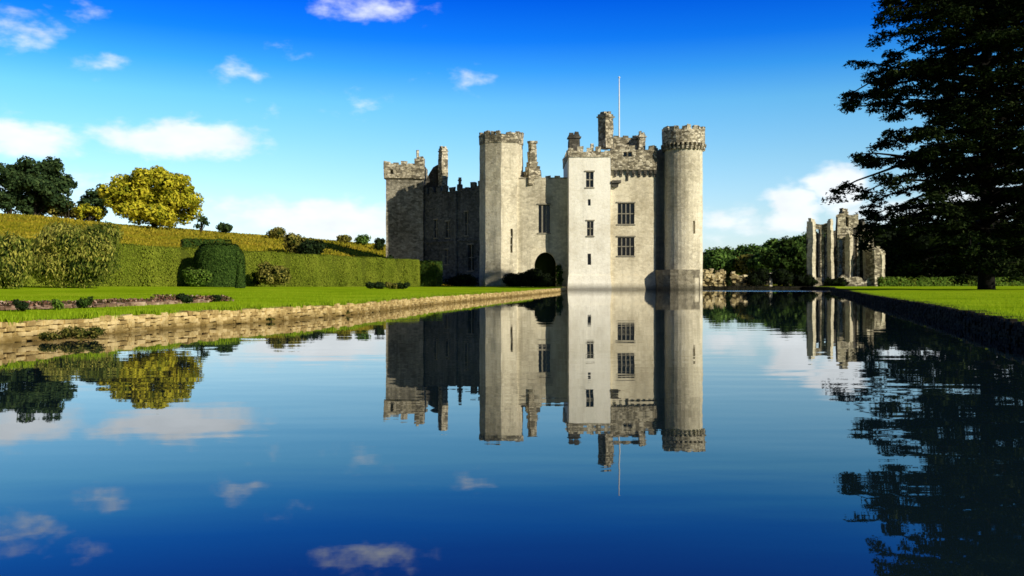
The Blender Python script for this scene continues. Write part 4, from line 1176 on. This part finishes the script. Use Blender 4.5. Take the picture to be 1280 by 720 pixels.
CL = [(222, 174, 118, 26, 1.5), (30, 172, 75, 29, 1.4), (35, 42, 48, 28, .55), (105, 16, 34, 14, .4), (130, 82, 46, 18, .34), (300, 95, 34, 17, .48), (458, 8, 75, 26, .6),
      (585, 98, 42, 17, .30), (452, 132, 44, 14, .30), (410, 276, 120, 32, 1.3), (300, 262, 60, 22, .7), (1044, 236, 42, 34, 1.6), (983, 262, 38, 34, 1.6), (905, 280, 46, 24, .8), (325, 136, 20, 11, .3), (360, 58, 20, 12, .18),
      (1125, 266, 100, 26, .75), (1230, 250, 90, 45, .85), (60, 235, 140, 22, .55), (-120, 150, 120, 40, .9), (1480, 200, 140, 60, .8)]
acc = None
for px, py, wx, wy, s in CL:
    a_ = math.degrees(math.atan((px - 640) / F)); rr = math.hypot(F, px - 640)
    e_ = math.degrees(math.atan((HZ - py) / rr)); sa = math.degrees(wx / rr); se = math.degrees(wy / rr)
    s1 = nd(nt, 'ShaderNodeVectorMath', operation='SUBTRACT'); lk(nt, wmul.outputs[0], s1.inputs[0]); s1.inputs[1].default_value = (a_, e_, 0)
    s2 = nd(nt, 'ShaderNodeVectorMath', operation='MULTIPLY'); lk(nt, s1.outputs[0], s2.inputs[0]); s2.inputs[1].default_value = (1 / sa, 1 / se, 0)
    s3 = nd(nt, 'ShaderNodeVectorMath', operation='LENGTH'); lk(nt, s2.outputs[0], s3.inputs[0])
    v = mth(nt, 'MULTIPLY', mth(nt, 'SUBTRACT', 1.15, s3.outputs['Value']), s)
    acc = v if acc is None else mth(nt, 'MAXIMUM', acc, v)
n1 = wn(.55, 7, (0, 0, 0))
dn = mth(nt, 'ADD', acc, mth(nt, 'MULTIPLY', mth(nt, 'SUBTRACT', n1.outputs[0], .52), 1.5))
dens_ = mth(nt, 'MULTIPLY', ramp(nt, dn, [(.05, (0, 0, 0)), (.95, (1, 1, 1))], 'EASE'), .9)
cs = nd(nt, 'ShaderNodeVectorMath', operation='SCALE'); cs.inputs[0].default_value = (10.6, 11.0, 11.3); 
lk(nt, mth(nt, 'MULTIPLY_ADD', wn(.4, 3, (5, 5, 5)).outputs[0], .35, .78), cs.inputs['Scale'])
cm = mixc(nt, dens_, g3.outputs[0], cs.outputs[0])
lk(nt, cm, bg.inputs[0]); bg.inputs[1].default_value = .1

sd = bpy.data.lights.new('sun', 'SUN'); sd.energy = 5.0; sd.angle = R(.5); sd.color = (1.0, .92, .75)
so = bpy.data.objects.new('sun', sd); link(so)
so.location = (60, -40, 60)
tosun = Vector((math.sin(SUN_AZ) * math.cos(SUN_EL), -math.cos(SUN_AZ) * math.cos(SUN_EL), math.sin(SUN_EL)))
so.rotation_euler = tosun.to_track_quat('Z', 'Y').to_euler()

# ------------------------------------------------------------------ camera
cd = bpy.data.cameras.new('camera'); cam = bpy.data.objects.new('camera', cd); link(cam)
cam.location = (0, 0, CAMZ); cam.rotation_euler = (R(90), 0, 0)
cd.sensor_width = 36; cd.lens = 36 * F / 1280; cd.shift_y = -(360 - HZ) / 1280
cd.clip_start = .1; cd.clip_end = 9000
sc.camera = cam
sc.view_settings.view_transform = 'Standard'; sc.view_settings.look = 'None'; sc.view_settings.exposure = 0
sc.render.engine = 'CYCLES'
sc.cycles.use_denoising = True
sc.cycles.max_bounces = 6; sc.cycles.diffuse_bounces = 3; sc.cycles.glossy_bounces = 3; sc.cycles.transmission_bounces = 3
sc.cycles.filter_width = 1.6
